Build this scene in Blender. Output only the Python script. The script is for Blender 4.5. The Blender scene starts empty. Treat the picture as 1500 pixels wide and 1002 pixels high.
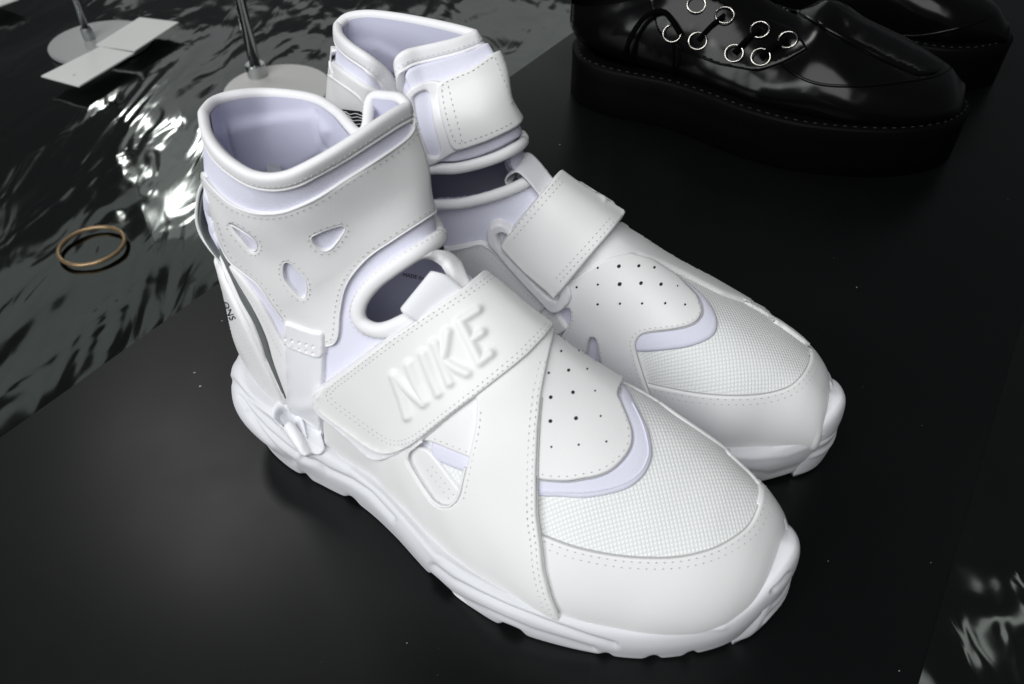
import bpy, bmesh, math, random
import numpy as np
from mathutils import Vector, Matrix, Euler
from mathutils.bvhtree import BVHTree
from mathutils.geometry import delaunay_2d_cdt
random.seed(4); np.random.seed(4)
scene = bpy.context.scene
R = math.radians

# ---------------------------------------------------------------- camera
FPX, PITCH, CAMH = 1170.0, R(44.4), 0.383          # focal length in photo pixels, tilt, height over the plinth
cam_d = bpy.data.cameras.new('camera'); cam = bpy.data.objects.new('camera', cam_d)
scene.collection.objects.link(cam)
cam_d.sensor_width = 36; cam_d.lens = 36 * FPX / 1500
cam.location = (0, 0, CAMH); cam.rotation_euler = (R(90) - PITCH, 0, 0)
cam_d.clip_start = .01; cam_d.clip_end = 60
cam_d.dof.use_dof = True; cam_d.dof.focus_distance = .50; cam_d.dof.aperture_fstop = 14
scene.camera = cam
scene.view_settings.view_transform = 'Standard'; scene.view_settings.look = 'None'
scene.view_settings.exposure = .24; scene.view_settings.gamma = 1
# ---------------------------------------------------------------- world and lamps
w = bpy.data.worlds.new('World'); scene.world = w; w.use_nodes = True
bg = w.node_tree.nodes['Background']; bg.inputs[0].default_value = (.92, .96, 1, 1); bg.inputs[1].default_value = .055

def area(name, loc, aim, size, power, col=(1, 1, 1)):  # a rectangular lamp at loc facing aim
    l = bpy.data.lights.new(name, 'AREA'); l.shape = 'RECTANGLE'; l.size, l.size_y = size; l.energy = power; l.color = col
    o = bpy.data.objects.new(name, l); scene.collection.objects.link(o); o.location = loc
    o.rotation_euler = (Vector(aim) - Vector(loc)).to_track_quat('-Z', 'Y').to_euler(); return o
area('overhead_softbox', (-.5, -.9, 1.9), (0, .3, .05), (2.2, 1.6), 42, (1, 1, 1))
area('side_fill_light', (-1.9, -1.0, 1.1), (-.05, .35, .1), (1.4, 1.4), 26, (.97, .985, 1))  # added fill from camera left to lift the cuff's side faces
area('far_wall_light', (-1.9, 3.6, 1.55), (-.2, .4, 0), (2.6, .8), 2.5, (.95, 1, .98))  # added light for the bright far wall mirrored in the plinth
area('film_patch_light', (-.9, 5.2, 1.5), (-.3, 1.6, -.4), (3.4, 1.3), 6, (.97, 1, .99))  # added dim light, mirrored as pale patches in the film
area('ceiling_lamp', (-2.27, 4.57, 1.36), (-.72, 1.44, -.45), (.40, .16), 4, (1, 1, .97))
area('ceiling_lamp', (2.42, 1.85, 2.38), (.55, .42, -.45), (.12, .4), .2, (1, 1, .97))
area('card_fill_light', (-1.3, 2.1, 2.5), (-1.1, 1.9, -.45), (.5, .5), 8, (1, 1, .98))  # added fill above the floor cards to whiten them
# ---------------------------------------------------------------- helpers
SX, CX = math.sin(PITCH), math.cos(PITCH)
CAM = np.array([0, 0, CAMH])
def rays(px):                                        # photo pixels -> unit rays from the camera
    px = np.asarray(px, float).reshape(-1, 2)
    dx = (px[:, 0] - 750) / FPX; dy = (501 - px[:, 1]) / FPX
    d = np.stack([dx, CX + dy * SX, -SX + dy * CX], 1)
    return d / np.linalg.norm(d, axis=1)[:, None]
def pix(p):
    p = np.asarray(p, float).reshape(-1, 3); dep = p[:, 1] * CX + (CAMH - p[:, 2]) * SX; up = p[:, 1] * SX + (p[:, 2] - CAMH) * CX
    return np.stack([750 + FPX * p[:, 0] / dep, 501 - FPX * up / dep], 1)
def ground(px, z=0.):
    d = rays(px); t = (z - CAMH) / d[:, 2]
    return CAM + d * t[:, None]

def spline(t, pts, closed=False, n=None):            # Catmull-Rom through pts at parameters 0..len
    pts = np.asarray(pts, float); m = len(pts); t = np.asarray(t, float)
    i = np.floor(t).astype(int)
    if not closed: i = np.clip(i, 0, m - 2)
    f = (t - i)[:, None]
    g = (lambda k: pts[np.mod(k, m)]) if closed else (lambda k: pts[np.clip(k, 0, m - 1)])
    a, b, c, d = g(i - 1), g(i), g(i + 1), g(i + 2)
    return .5 * ((2 * b) + (c - a) * f + (2 * a - 5 * b + 4 * c - d) * f ** 2 + (3 * b - a - 3 * c + d) * f ** 3)
def smooth_line(pts, step, closed=False):            # resample a spline at even steps
    pts = np.asarray(pts, float); m = len(pts)
    t = np.linspace(0, m if closed else m - 1, (m) * 24 + 1); q = spline(np.minimum(t, t[-1] - 1e-9) if not closed else t, pts, closed)
    L = np.r_[0, np.cumsum(np.linalg.norm(np.diff(q, axis=0), axis=1))]; k = max(3, int(round(L[-1] / step)))
    s = np.linspace(0, L[-1], k + 1)
    r = np.stack([np.interp(s, L, q[:, j]) for j in range(q.shape[1])], 1)
    return r[:-1] if closed else r
def interp_keys(x, keys):                            # monotone-ish interpolation of a table whose first column is x
    K = np.asarray(keys, float); xs = K[:, 0]; out = []
    h = np.diff(xs)
    for j in range(1, K.shape[1]):
        y = K[:, j]; d = np.diff(y) / h; m = np.zeros_like(y); m[0], m[-1] = d[0], d[-1]
        for i in range(1, len(y) - 1):
            m[i] = 0 if d[i - 1] * d[i] <= 0 else 2 * d[i - 1] * d[i] / (d[i - 1] + d[i])
        i = np.clip(np.searchsorted(xs, x, 'right') - 1, 0, len(xs) - 2); t = np.clip((x - xs[i]) / h[i], 0, 1)
        out.append((2*t**3-3*t**2+1)*y[i] + (t**3-2*t**2+t)*h[i]*m[i] + (-2*t**3+3*t**2)*y[i+1] + (t**3-t**2)*h[i]*m[i+1])
    return np.stack(out, -1)

def link(name, me, mat=None, parent=None, smooth=True):
    o = bpy.data.objects.new(name, me); scene.collection.objects.link(o)
    for m in (mat if isinstance(mat, (list, tuple)) else [mat] if mat else []): me.materials.append(m)
    if smooth and len(me.polygons): me.polygons.foreach_set('use_smooth', np.ones(len(me.polygons), bool))
    if parent is not None: o.parent = parent
    return o
def raw(name, V, F, uv=None):
    me = bpy.data.meshes.new(name); me.from_pydata(np.asarray(V).tolist(), [], F if isinstance(F, list) else F.tolist()); me.update()
    if uv is not None:
        l = me.uv_layers.new(name='map'); vi = np.empty(len(me.loops), int); me.loops.foreach_get('vertex_index', vi)
        l.data.foreach_set('uv', np.asarray(uv)[vi].astype(np.float32).ravel())
    return me
def grid_faces(n, m, wrap_n=False, wrap_m=False, flip=False):
    i = np.arange(n if wrap_n else n - 1)[:, None]; j = np.arange(m if wrap_m else m - 1)[None]
    a = i * m + j; b = ((i + 1) % n) * m + j; c = ((i + 1) % n) * m + (j + 1) % m; d = i * m + (j + 1) % m
    F = np.stack([a, b, c, d] if not flip else [d, c, b, a], -1).reshape(-1, 4)
    return F
def thing(name, label, cat, loc=(0, 0, 0), rz=0, group=None):
    o = bpy.data.objects.new(name, None); scene.collection.objects.link(o); o.empty_display_size = .05
    o.location = loc; o.rotation_euler = (0, 0, rz); o['label'] = label; o['category'] = cat
    if group: o['group'] = group
    return o
def tag(o, label, cat, group=None, kind=None):
    if label: o['label'] = label
    if cat: o['category'] = cat
    if group: o['group'] = group
    if kind: o['kind'] = kind
    return o

# ---------------------------------------------------------------- materials
def mat(name, col, rough=.5, spec=.5, build=None, metal=0, **kw):
    m = bpy.data.materials.new(name); m.use_nodes = True; nt = m.node_tree; b = nt.nodes['Principled BSDF']
    b.inputs['Base Color'].default_value = (*col, 1); b.inputs['Roughness'].default_value = rough
    b.inputs['Specular IOR Level'].default_value = spec; b.inputs['Metallic'].default_value = metal
    for k, v in kw.items(): b.inputs[k].default_value = v
    if build: build(nt, b)
    return m
def nd(nt, t, **kw):
    n = nt.nodes.new(t)
    for k, v in kw.items():
        if k in n.inputs: n.inputs[k].default_value = v
        else: setattr(n, k, v)
    return n
def noise_bump(scale, strength, dist=.0004, detail=4, coord='Object', var=0, rough_var=0):
    def f(nt, b):
        tc = nd(nt, 'ShaderNodeTexCoord'); n = nd(nt, 'ShaderNodeTexNoise', Scale=scale, Detail=detail)
        nt.links.new(tc.outputs[coord], n.inputs['Vector'])
        bp = nd(nt, 'ShaderNodeBump', Strength=strength, Distance=dist)
        nt.links.new(n.outputs['Fac'], bp.inputs['Height']); nt.links.new(bp.outputs[0], b.inputs['Normal'])
        if var:
            n2 = nd(nt, 'ShaderNodeTexNoise', Scale=22, Detail=5); nt.links.new(tc.outputs[coord], n2.inputs['Vector'])
            c = b.inputs['Base Color'].default_value[:]
            mx = nd(nt, 'ShaderNodeMix', data_type='RGBA'); nt.links.new(n2.outputs['Fac'], mx.inputs[0])
            mx.inputs[6].default_value = (c[0]*(1-var), c[1]*(1-var), c[2]*(1-var*.8), 1); mx.inputs[7].default_value = (min(1, c[0]*(1+var*.6)), min(1, c[1]*(1+var*.6)), min(1, c[2]*(1+var*.6)), 1)
            nt.links.new(mx.outputs[2], b.inputs['Base Color'])
    return f
def weave(nx, ny, strength, dist, angle=0, kind='weave', noise=0):
    def f(nt, b):                                     # woven cloth: bumps from two crossed sines over the uv map, in metres
        uv = nd(nt, 'ShaderNodeUVMap', uv_map='map'); mp = nd(nt, 'ShaderNodeMapping'); mp.inputs['Rotation'].default_value[2] = angle
        nt.links.new(uv.outputs[0], mp.inputs[0]); sp = nd(nt, 'ShaderNodeSeparateXYZ'); nt.links.new(mp.outputs[0], sp.inputs[0])
        def M(op, a, bb=None):
            n = nd(nt, 'ShaderNodeMath', operation=op)
            for i, v in enumerate((a, bb)):
                if v is None: continue
                if isinstance(v, (int, float)): n.inputs[i].default_value = v
                else: nt.links.new(v, n.inputs[i])
            return n.outputs[0]
        X = M('MULTIPLY', sp.outputs[0], nx * math.pi); Y = M('MULTIPLY', sp.outputs[1], ny * math.pi)
        if kind == 'weave':                           # bumps like an over/under basket, alternate rows shifted
            h = M('MULTIPLY', M('SINE', X), M('SINE', Y)); h = M('ABSOLUTE', h); h = M('POWER', h, .6)
        else:                                         # fine ribs
            h = M('ABSOLUTE', M('SINE', X))
        bp = nd(nt, 'ShaderNodeBump', Strength=strength, Distance=dist)
        nt.links.new(h, bp.inputs['Height']); nt.links.new(bp.outputs[0], b.inputs['Normal'])
        if kind == 'weave':
            c = b.inputs['Base Color'].default_value[:]; mx = nd(nt, 'ShaderNodeMix', data_type='RGBA'); nt.links.new(h, mx.inputs[0])
            mx.inputs[6].default_value = (c[0]*.84, c[1]*.86, c[2]*.85, 1); mx.inputs[7].default_value = c
            nt.links.new(mx.outputs[2], b.inputs['Base Color'])
    return f
M = {}
M['leather'] = mat('white_leather', (.72, .725, .725), .44, .35, noise_bump(900, .25, .00025, 3, var=.015))
M['leather2'] = mat('white_strap_leather', (.735, .74, .735), .42, .35, noise_bump(900, .25, .00025, 3, var=.015))
M['binding'] = mat('white_binding', (.74, .74, .755), .55, .25, noise_bump(1500, .2, .0002, 2))
M['neo'] = mat('lavender_neoprene', (.655, .66, .765), .95, .06, noise_bump(1400, .5, .0003, 2))
M['lining'] = mat('lavender_lining', (.57, .575, .70), .9, .1, noise_bump(800, .25, .0003, 3))
M['mesh'] = mat('white_mesh_fabric', (.80, .81, .81), .6, .3, weave(520, 520, .5, .0005, .9))
M['rubber'] = mat('white_rubber', (.73, .73, .75), .45, .35, noise_bump(500, .08, .0002, 3))
M['sole'] = mat('white_sole_foam', (.60, .61, .635), .6, .3, noise_bump(1200, .15, .0002, 3, var=.015))
M['plastic'] = mat('translucent_white_tpu', (.72, .72, .74), .28, .5)
M['thread'] = mat('grey_thread', (.40, .40, .40), .8, .1)
M['threadw'] = mat('white_thread', (.66, .66, .66), .8, .1)
M['hole'] = mat('perforation_shade', (.03, .03, .03), .9, .05)  # paints the shade deep inside the punched holes
M['webbing'] = mat('white_elastic_webbing', (.70, .71, .74), .7, .2, noise_bump(1500, .3, .0002, 2))
M['darkedge'] = mat('grey_counter_lining', (.12, .13, .13), .7, .2)
M['edge'] = mat('grey_cut_edge_and_crease_shade', (.42, .43, .425), .8, .1)  # raw leather edge grey, with the seam's crease shadow painted in
M['ink'] = mat('black_ink', (.02, .02, .025), .6, .3)
# ---------------------------------------------------------------- shoe frames
OA, AA = np.array([-.145, .343]), R(-25)             # near (right) shoe: heel point and direction on the plinth
OB, AB = np.array([-.102, .423]), R(-26.5)             # far (left) shoe
class Shoe:
    def __init__(s, O, a, side):                     # side +1: right shoe, -1: left shoe (mirrored in y)
        s.O, s.a, s.side = O, a, side
        c, d = math.cos(a), math.sin(a); s.Rm = np.array([[c, -d], [d, c]])
    def world(s, p):                                 # shoe-local metres -> world
        p = np.asarray(p, float).reshape(-1, 3).copy(); p[:, 1] *= s.side
        return np.c_[p[:, :2] @ s.Rm.T + s.O, p[:, 2]]
    def local(s, p):                                 # world -> object space of the shoe's empty (not mirrored back)
        p = np.asarray(p, float).reshape(-1, 3)
        return np.c_[(p[:, :2] - s.O) @ s.Rm, p[:, 2]]

# outline of the sole in plan (mm), right shoe, lateral side negative y; from the heel back round the lateral side
SOLE = [(-6, 0), (-1, -19), (12, -38), (36, -48), (66, -51), (90, -53), (116, -61), (150, -75), (180, -82), (205, -83), (240, -77),
        (268, -67), (294, -50), (307, -33), (313, -19), (314, -8), (309, 4), (297, 17), (279, 30), (255, 37), (220, 34), (180, 29),
        (145, 26), (110, 26), (75, 30), (40, 32), (14, 27), (-1, 15)]
# upper as rings: key, T x,z (top/front), B x,z (bottom/back), Wlat, Wmed, yc, m, e, p, q, ty (ridge shift), sag
RINGS = [
 (0.0, 308, 36, 308, 28,   2,  2,  -2, .60, .9, 2.0, 2.0, 0, 0),
 (0.5, 306, 43, 307, 24,  14, 12,  -3, .60, .7, 2.0, 2.0, 0, 0),
 (1.0, 303, 52, 305, 20,  25, 16,  -6, .62, .5, 2.0, 2.0, 1, 0),
 (2.0, 293, 63, 294, 16,  39, 24,  -9, .66, .3, 2.0, 2.0, 4, 0),
 (3.0, 277, 72, 277, 14,  48, 34, -13, .70, .2, 2.1, 2.0, 8, 0),
 (4.0, 255, 82, 255, 13,  55, 44, -15, .72, .15, 2.1, 1.9, 12, 0),
 (5.0, 224, 95, 225, 13,  58, 46, -19, .74, .15, 1.9, 1.9, 17, 0),
 (6.0, 196, 109, 195, 13,  54, 43, -21, .76, .15, 1.8, 1.8, 19, 0),
 (7.0, 170, 124, 160, 13, 50, 39, -19, .78, .15, 1.8, 1.8, 17, 0),
 (8.0, 147, 137, 125, 14, 42, 34, -14, .80, .2, 1.8, 1.9, 14, 0),
 (9.0, 128, 148, 92, 15,  37, 31, -9, .74, .3, 1.8, 2.0, 10, 0),
 (10., 119, 156, 50, 20,  37, 32, -6, .66, .5, 1.8, 2.1, 9, 0),
 (11., 115, 165, 3, 38,  36, 31,  -3, .60, .9, 1.8, 2.1, 10, 0),
 (12., 112, 175, -10, 68,    35, 31,  -1, .57, 1, 1.8, 2.1, 11, 0),
 (13., 109, 188, -10, 112,   35, 30,  1, .54, 1, 1.8, 2.1, 13, 2),
 (14., 105, 201, -7, 158,   37, 29,  1, .52, 1, 1.7, 2.1, 14, 6),
 (15., 101, 215, 7, 206,   38, 28,  1, .50, 1, 1.6, 2.1, 15, 14),
]
RINGS_B = [(k[0], k[1] + 7 * max(0, 1 - abs(k[0] - 12) / 3.5), *k[2:]) for k in RINGS[:-2]] + [(14., 108, 200, -4, 158,   36, 27,  0, .52, 1, 1.7, 2.1, 9, 5), (15., 97, 213, 10, 207,   33, 24,  0, .50, 1, 1.6, 2.1, 7, 6)]
def ring_surface(NR=260, NP=160, keys=RINGS, r0=0, r1=15, tyk=1., sagL=1.35, sagM=.35):
    t = np.linspace(r0, r1, NR); k = interp_keys(t, keys); ph = np.linspace(0, 2 * math.pi, NP, endpoint=False)
    side = np.where(ph <= math.pi, 1, -1); s = (1 - np.cos(ph)) / 2
    Tx, Tz, Bx, Bz, Wl, Wm, yc, m, e, p, q, ty, sag = [k[:, j][:, None] for j in range(13)]
    up = np.clip(1 - np.clip(1 - s / m, 0, 1) ** p, 0, 1) ** (1 / q)
    lo = 1 - e * (1 - np.sqrt(np.clip(1 - np.clip((s - m) / (1 - m), 0, 1) ** 2, 0, 1)))
    qq = np.where(side > 0, 1 - .14 * np.clip(1 - abs(t[:, None] - 4.6) / 3, 0, 1), 1); g = np.where(s < m, up ** (1 / qq), lo)
    y = yc + np.where(side > 0, -Wl, Wm) * g + ty * tyk * (1 - s) ** 1.5
    P = np.stack([Tx + (Bx - Tx) * s, y, Tz + (Bz - Tz) * s - sag * np.where(side > 0, sagL, sagM) * np.sin(math.pi * s ** 1.2)], -1) / 1000
    return P                                          # NR x NP x 3, ph 0..pi lateral
def sole_outline(step=1.2):
    return smooth_line(SOLE, step, True)
def sole_top(x, y):                                   # height of the sole's upper edge at a point of the outline (mm)
    lat = interp_keys(x, [(-10, 56), (0, 55), (25, 48), (55, 40), (85, 33), (115, 30), (150, 29), (200, 28), (250, 28), (285, 30), (300, 36), (310, 47), (318, 55), (330, 57)])[..., 0]
    return lat
def normals_out(c):
    d = np.roll(c, -1, 0) - np.roll(c, 1, 0); n = np.stack([-d[:, 1], d[:, 0]], 1); n /= np.linalg.norm(n, axis=1)[:, None]
    return -n if np.sum(c[:, 0] * np.roll(c[:, 1], -1) - c[:, 1] * np.roll(c[:, 0], -1)) < 0 and False else n
# levels of the sole wall: fraction of height, outward offset in mm
LEV = [(0.0, -7), (0.0, -3.5), (.03, -1.2), (.10, -.2), (.25, .6), (.45, 1.6), (.65, 2.0), (.82, 1.4), (.93, .2), (.985, -1.6), (1.0, -3.6), (.99, -7), (.95, -20)]
def sole_surface(nv=60):
    c = sole_outline(); n = -normals_out(c)
    area2 = np.sum(c[:, 0] * np.roll(c[:, 1], -1) - c[:, 1] * np.roll(c[:, 0], -1))
    if (n * (c - c.mean(0))).sum() < 0: n = -n
    zt = sole_top(c[:, 0], c[:, 1]); t = np.linspace(0, len(LEV) - 1, nv); L = spline(np.minimum(t, len(LEV) - 1.0001), LEV)
    P = np.zeros((len(c), nv, 3))
    for j in range(nv):
        hb = 8 * np.clip(1 - c[:, 0] / 70, 0, 1) ** .7 * math.exp(-((L[j, 0] - .72) / .3) ** 2)
        P[:, j, :2] = c + n * (L[j, 1] + hb)[:, None]; P[:, j, 2] = np.maximum(L[j, 0], 0) * zt
    # toe spring
    P[:, :, 2] += (np.clip((P[:, :, 0] - 255) / 65, 0, 1) ** 2 * 7) * np.clip(1 - P[:, :, 2] / 60, 0, 1)
    return P / 1000
# ---------------------------------------------------------------- pattern pieces laid on a last
def polydist(p, poly, closed=True):                  # distance of points to a polyline
    a = poly; b = np.roll(poly, -1, 0) if closed else poly[1:]; a = a if closed else poly[:-1]
    d = b - a; L2 = (d ** 2).sum(1) + 1e-12; out = np.full(len(p), 1e9)
    for s in range(0, len(p), 4000):
        q = p[s:s + 4000, None]; t = np.clip(((q - a) * d).sum(-1) / L2, 0, 1)
        out[s:s + 4000] = np.sqrt(((q - a - t[..., None] * d) ** 2).sum(-1)).min(1)
    return out
def inside(p, poly):
    x, y = p[:, 0], p[:, 1]; r = np.zeros(len(p), bool); q = np.roll(poly, -1, 0)
    for (x0, y0), (x1, y1) in zip(poly, q):
        if y0 == y1: continue
        c = (y0 > y) != (y1 > y); r ^= c & (x < (x1 - x0) * (y - y0) / (y1 - y0) + x0)
    return r
class Last:                                           # a surface that pattern pieces are laid on
    def __init__(s, V, F):
        V = np.asarray(V).reshape(-1, 3); s.V = V; s.F = F
        n = np.zeros_like(V); a, b, c, d = (V[F[:, i]] for i in range(4)); fn = np.cross(c - a, d - b)
        for i in range(4): np.add.at(n, F[:, i], fn)
        s.N = n / (np.linalg.norm(n, axis=1)[:, None] + 1e-12)
        s.bvh = BVHTree.FromPolygons(V.tolist(), F.tolist())
    def _nrm(s, loc, fi):
        f = s.F[fi]; w = 1 / (((s.V[f] - loc[:, None]) ** 2).sum(-1) + 1e-9); n = (s.N[f] * w[..., None]).sum(1)
        return n / (np.linalg.norm(n, axis=1)[:, None] + 1e-12)
    def lay(s, px, h=None):                           # photo px -> points on the surface (wraps round past the outline)
        px = np.asarray(px, float).reshape(-1, 2); D = rays(px); P = np.zeros((len(px), 3)); fi = np.zeros(len(px), int); miss = []; ts = []
        C = CAM.tolist()
        for i, d in enumerate(D.tolist()):
            r = s.bvh.ray_cast(C, d)
            if r[0] is None: miss.append(i); continue
            P[i] = r[0]; fi[i] = r[2]; ts.append(r[3])
        t0 = np.median(ts) if ts else .5
        for i in miss:
            d = D[i]; t = t0; dx, dy, dz = d.tolist()
            for _ in range(5):
                q = s.bvh.find_nearest((C[0] + dx * t, C[1] + dy * t, C[2] + dz * t)); l = q[0]; t = (l[0] - C[0]) * dx + (l[1] - C[1]) * dy + (l[2] - C[2]) * dz
            l = np.array(l); gap = np.linalg.norm(l - CAM - d * t); q = s.bvh.find_nearest((l + d * gap * 1.5).tolist()); P[i] = q[0]; fi[i] = q[2]
        N = s._nrm(P, fi)
        if h is not None: P = P + N * (np.asarray(h).reshape(-1, 1) / 1000)
        return P, N
def rnd(px, step=2.0, closed=True): return smooth_line(px, step, closed)
def poly(px, step=2.0, r=3):                          # straight-sided outline with softly rounded corners
    px = np.asarray(px, float); q = np.roll(px, -1, 0); out = []
    for a, b in zip(px, q):
        k = max(1, int(np.linalg.norm(b - a) / step)); out += [a + (b - a) * i / k for i in range(k)]
    out = np.array(out)
    for _ in range(r): out = (np.roll(out, 1, 0) + 2 * out + np.roll(out, -1, 0)) / 4
    return out
MMPX = .42                                            # rough millimetres per photo pixel on the shoes
def wob(P, amp=.12, f=70):                            # slow unevenness of a cut and sewn surface, mm
    x, y, z = (P * f).T
    return amp * (np.sin(x * 1.3 + 2 * np.sin(y * .9)) * np.sin(y * 1.7 + z + 1.3 * np.sin(x * .7)) + .5 * np.sin(2.7 * z + x * 2.1 - y * 1.9))
def panel(name, shoe, last, outline, mat, h=2., holes=(), edge=1.2, step=1.7, relief=None, sink=.8, base=0., parent=None, puff=0, smooth=0, wobble=.12):
    out = np.asarray(outline, float); rings_ = [out] + [np.asarray(k, float) for k in holes]
    e = edge / MMPX; lo, hi = out.min(0), out.max(0)
    gx, gy = np.meshgrid(np.arange(lo[0], hi[0] + step, step), np.arange(lo[1], hi[1] + step, step * .87)); gx[1::2] += step / 2
    g = np.stack([gx.ravel(), gy.ravel()], 1); ok = inside(g, out)
    for k in rings_[1:]: ok &= ~inside(g, k)
    g = g[ok]; d = np.min([polydist(g, r) for r in rings_], 0); g = g[d > e + step * .5]
    extra = []
    for k, r in enumerate(rings_):
        t = np.roll(r, -1, 0) - np.roll(r, 1, 0); n = np.stack([-t[:, 1], t[:, 0]], 1); n /= np.linalg.norm(n, axis=1)[:, None] + 1e-9
        A = np.sum(r[:, 0] * np.roll(r[:, 1], -1) - r[:, 1] * np.roll(r[:, 0], -1)); n *= (1 if A > 0 else -1) * (1 if k == 0 else -1)
        for q in (.12, .38, .75): extra.append(r + n * e * q)
    ex = np.concatenate(extra); dx = np.min([polydist(ex, r) for r in rings_], 0); keep = (dx > e * .08) & inside(ex, out)
    for k in rings_[1:]: keep &= ~inside(ex, k)
    ex = ex[keep]; allp = np.concatenate(rings_ + [ex, g]); edges = []; o = 0
    for r in rings_:
        m = len(r); edges += [(o + i, o + (i + 1) % m) for i in range(m)]; o += m
    vs, es, fs, ov, oe, of = delaunay_2d_cdt([Vector(p) for p in allp.tolist()], edges, [], 0, 1e-5)
    V2 = np.array([tuple(v) for v in vs]); F = np.array([f for f in fs if len(f) == 3]); c = V2[F].mean(1); k = inside(c, out)
    for r in rings_[1:]: k &= ~inside(c, r)
    F = F[k]; P, N = last.lay(V2); d = np.min([polydist(V2, r) for r in rings_], 0)
    u = np.clip(d / e, 0, 1); H = base + (h - base) * np.sqrt(1 - (1 - u) ** 2)
    H[d < e * .02] = base - sink
    if puff: H += puff * (1 - np.exp(-(d / (6 * e)) ** 1.0)) * (u > .9)
    if wobble: H += wob(P, wobble) * u
    if relief is not None: H += relief(V2, d) * (u > .3)
    D_ = rays(V2); t0 = ((P - CAM) * D_).sum(1); hit = np.linalg.norm(P - CAM - D_ * t0[:, None], axis=1) < 2e-4; e2 = None
    if (~hit).any():                                  # even out the part that turns away past the outline
        e2 = np.unique(np.sort(np.concatenate([F[:, [0, 1]], F[:, [1, 2]], F[:, [2, 0]]]), axis=1), axis=0); cnt = np.bincount(e2.ravel(), minlength=len(P)) + 1e-9; X = np.c_[P, N]; w_ = (~hit & (cnt > .5))[:, None]
        for it in range(14):
            A = np.zeros_like(X); np.add.at(A, e2[:, 0], X[e2[:, 1]]); np.add.at(A, e2[:, 1], X[e2[:, 0]]); X = np.where(w_, .4 * X + .6 * A / cnt[:, None], X)
        P = X[:, :3]; N = X[:, 3:] / (np.linalg.norm(X[:, 3:], axis=1)[:, None] + 1e-12)
        for i in np.where(~hit)[0]: P[i] = last.bvh.find_nearest(P[i].tolist())[0]
    if smooth:                                        # a stiff piece drapes taut over hollows: smooth its depth, never below the last
        e2 = np.unique(np.sort(np.concatenate([F[:, [0, 1]], F[:, [1, 2]], F[:, [2, 0]]]), axis=1), axis=0); cnt = np.bincount(e2.ravel(), minlength=len(P)) + 1e-9
        t = t0.copy(); X = N.copy()
        for it in range(smooth):
            A = np.zeros(len(P)); np.add.at(A, e2[:, 0], t[e2[:, 1]]); np.add.at(A, e2[:, 1], t[e2[:, 0]]); t = np.where(hit & (cnt > .5), np.minimum(.2 * t + .8 * A / cnt, t0 + .0002), t)
            if it % 2 == 0:
                A = np.zeros_like(X); np.add.at(A, e2[:, 0], X[e2[:, 1]]); np.add.at(A, e2[:, 1], X[e2[:, 0]]); X = np.where((cnt > .5)[:, None], .3 * X + .7 * A / cnt[:, None], X)
        P = np.where(hit[:, None], CAM + D_ * t[:, None], P); N = X / (np.linalg.norm(X, axis=1)[:, None] + 1e-12)
    W = P + N * (H[:, None] / 1000)
    a, b, cc = (W[F[:, i]] for i in range(3)); fn = np.cross(b - a, cc - a); fl = (fn * N[F[:, 0]]).sum(1) < 0
    F[fl] = F[fl][:, ::-1]; L = shoe.local(W); uv = L[:, :2]
    if mat is M['mesh']: c_ = shoe.local(shoe.world([[.205, .004, .096]]))[0]; q_ = L - c_; uv = q_[:, :2] / (np.linalg.norm(q_[:, :2], axis=1)[:, None] + 1e-9) * np.linalg.norm(q_, axis=1)[:, None]
    return link(name, raw(name, L, F, uv), mat, parent or shoe.root)

def inset(line, d, closed=True):                      # offset of a polyline, + = to the left of travel on screen (y down)
    r = np.asarray(line, float); t = (np.roll(r, -1, 0) - np.roll(r, 1, 0)) if closed else np.gradient(r, axis=0)
    n = np.stack([t[:, 1], -t[:, 0]], 1); n /= np.linalg.norm(n, axis=1)[:, None] + 1e-9
    q = r + n * d
    for _ in range(2):
        if closed: q = (np.roll(q, 1, 0) + 2 * q + np.roll(q, -1, 0)) / 4
        else: q[1:-1] = (q[:-2] + 2 * q[1:-1] + q[2:]) / 4
    return q
def resample(P, step, closed=False):
    P = np.asarray(P, float); 
    if closed: P = np.r_[P, P[:1]]
    L = np.r_[0, np.cumsum(np.linalg.norm(np.diff(P, axis=0), axis=1))]; k = max(2, int(round(L[-1] / step))); s = np.linspace(0, L[-1], k + 1)
    r = np.stack([np.interp(s, L, P[:, j]) for j in range(P.shape[1])], 1)
    return r[:-1] if closed else r
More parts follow.
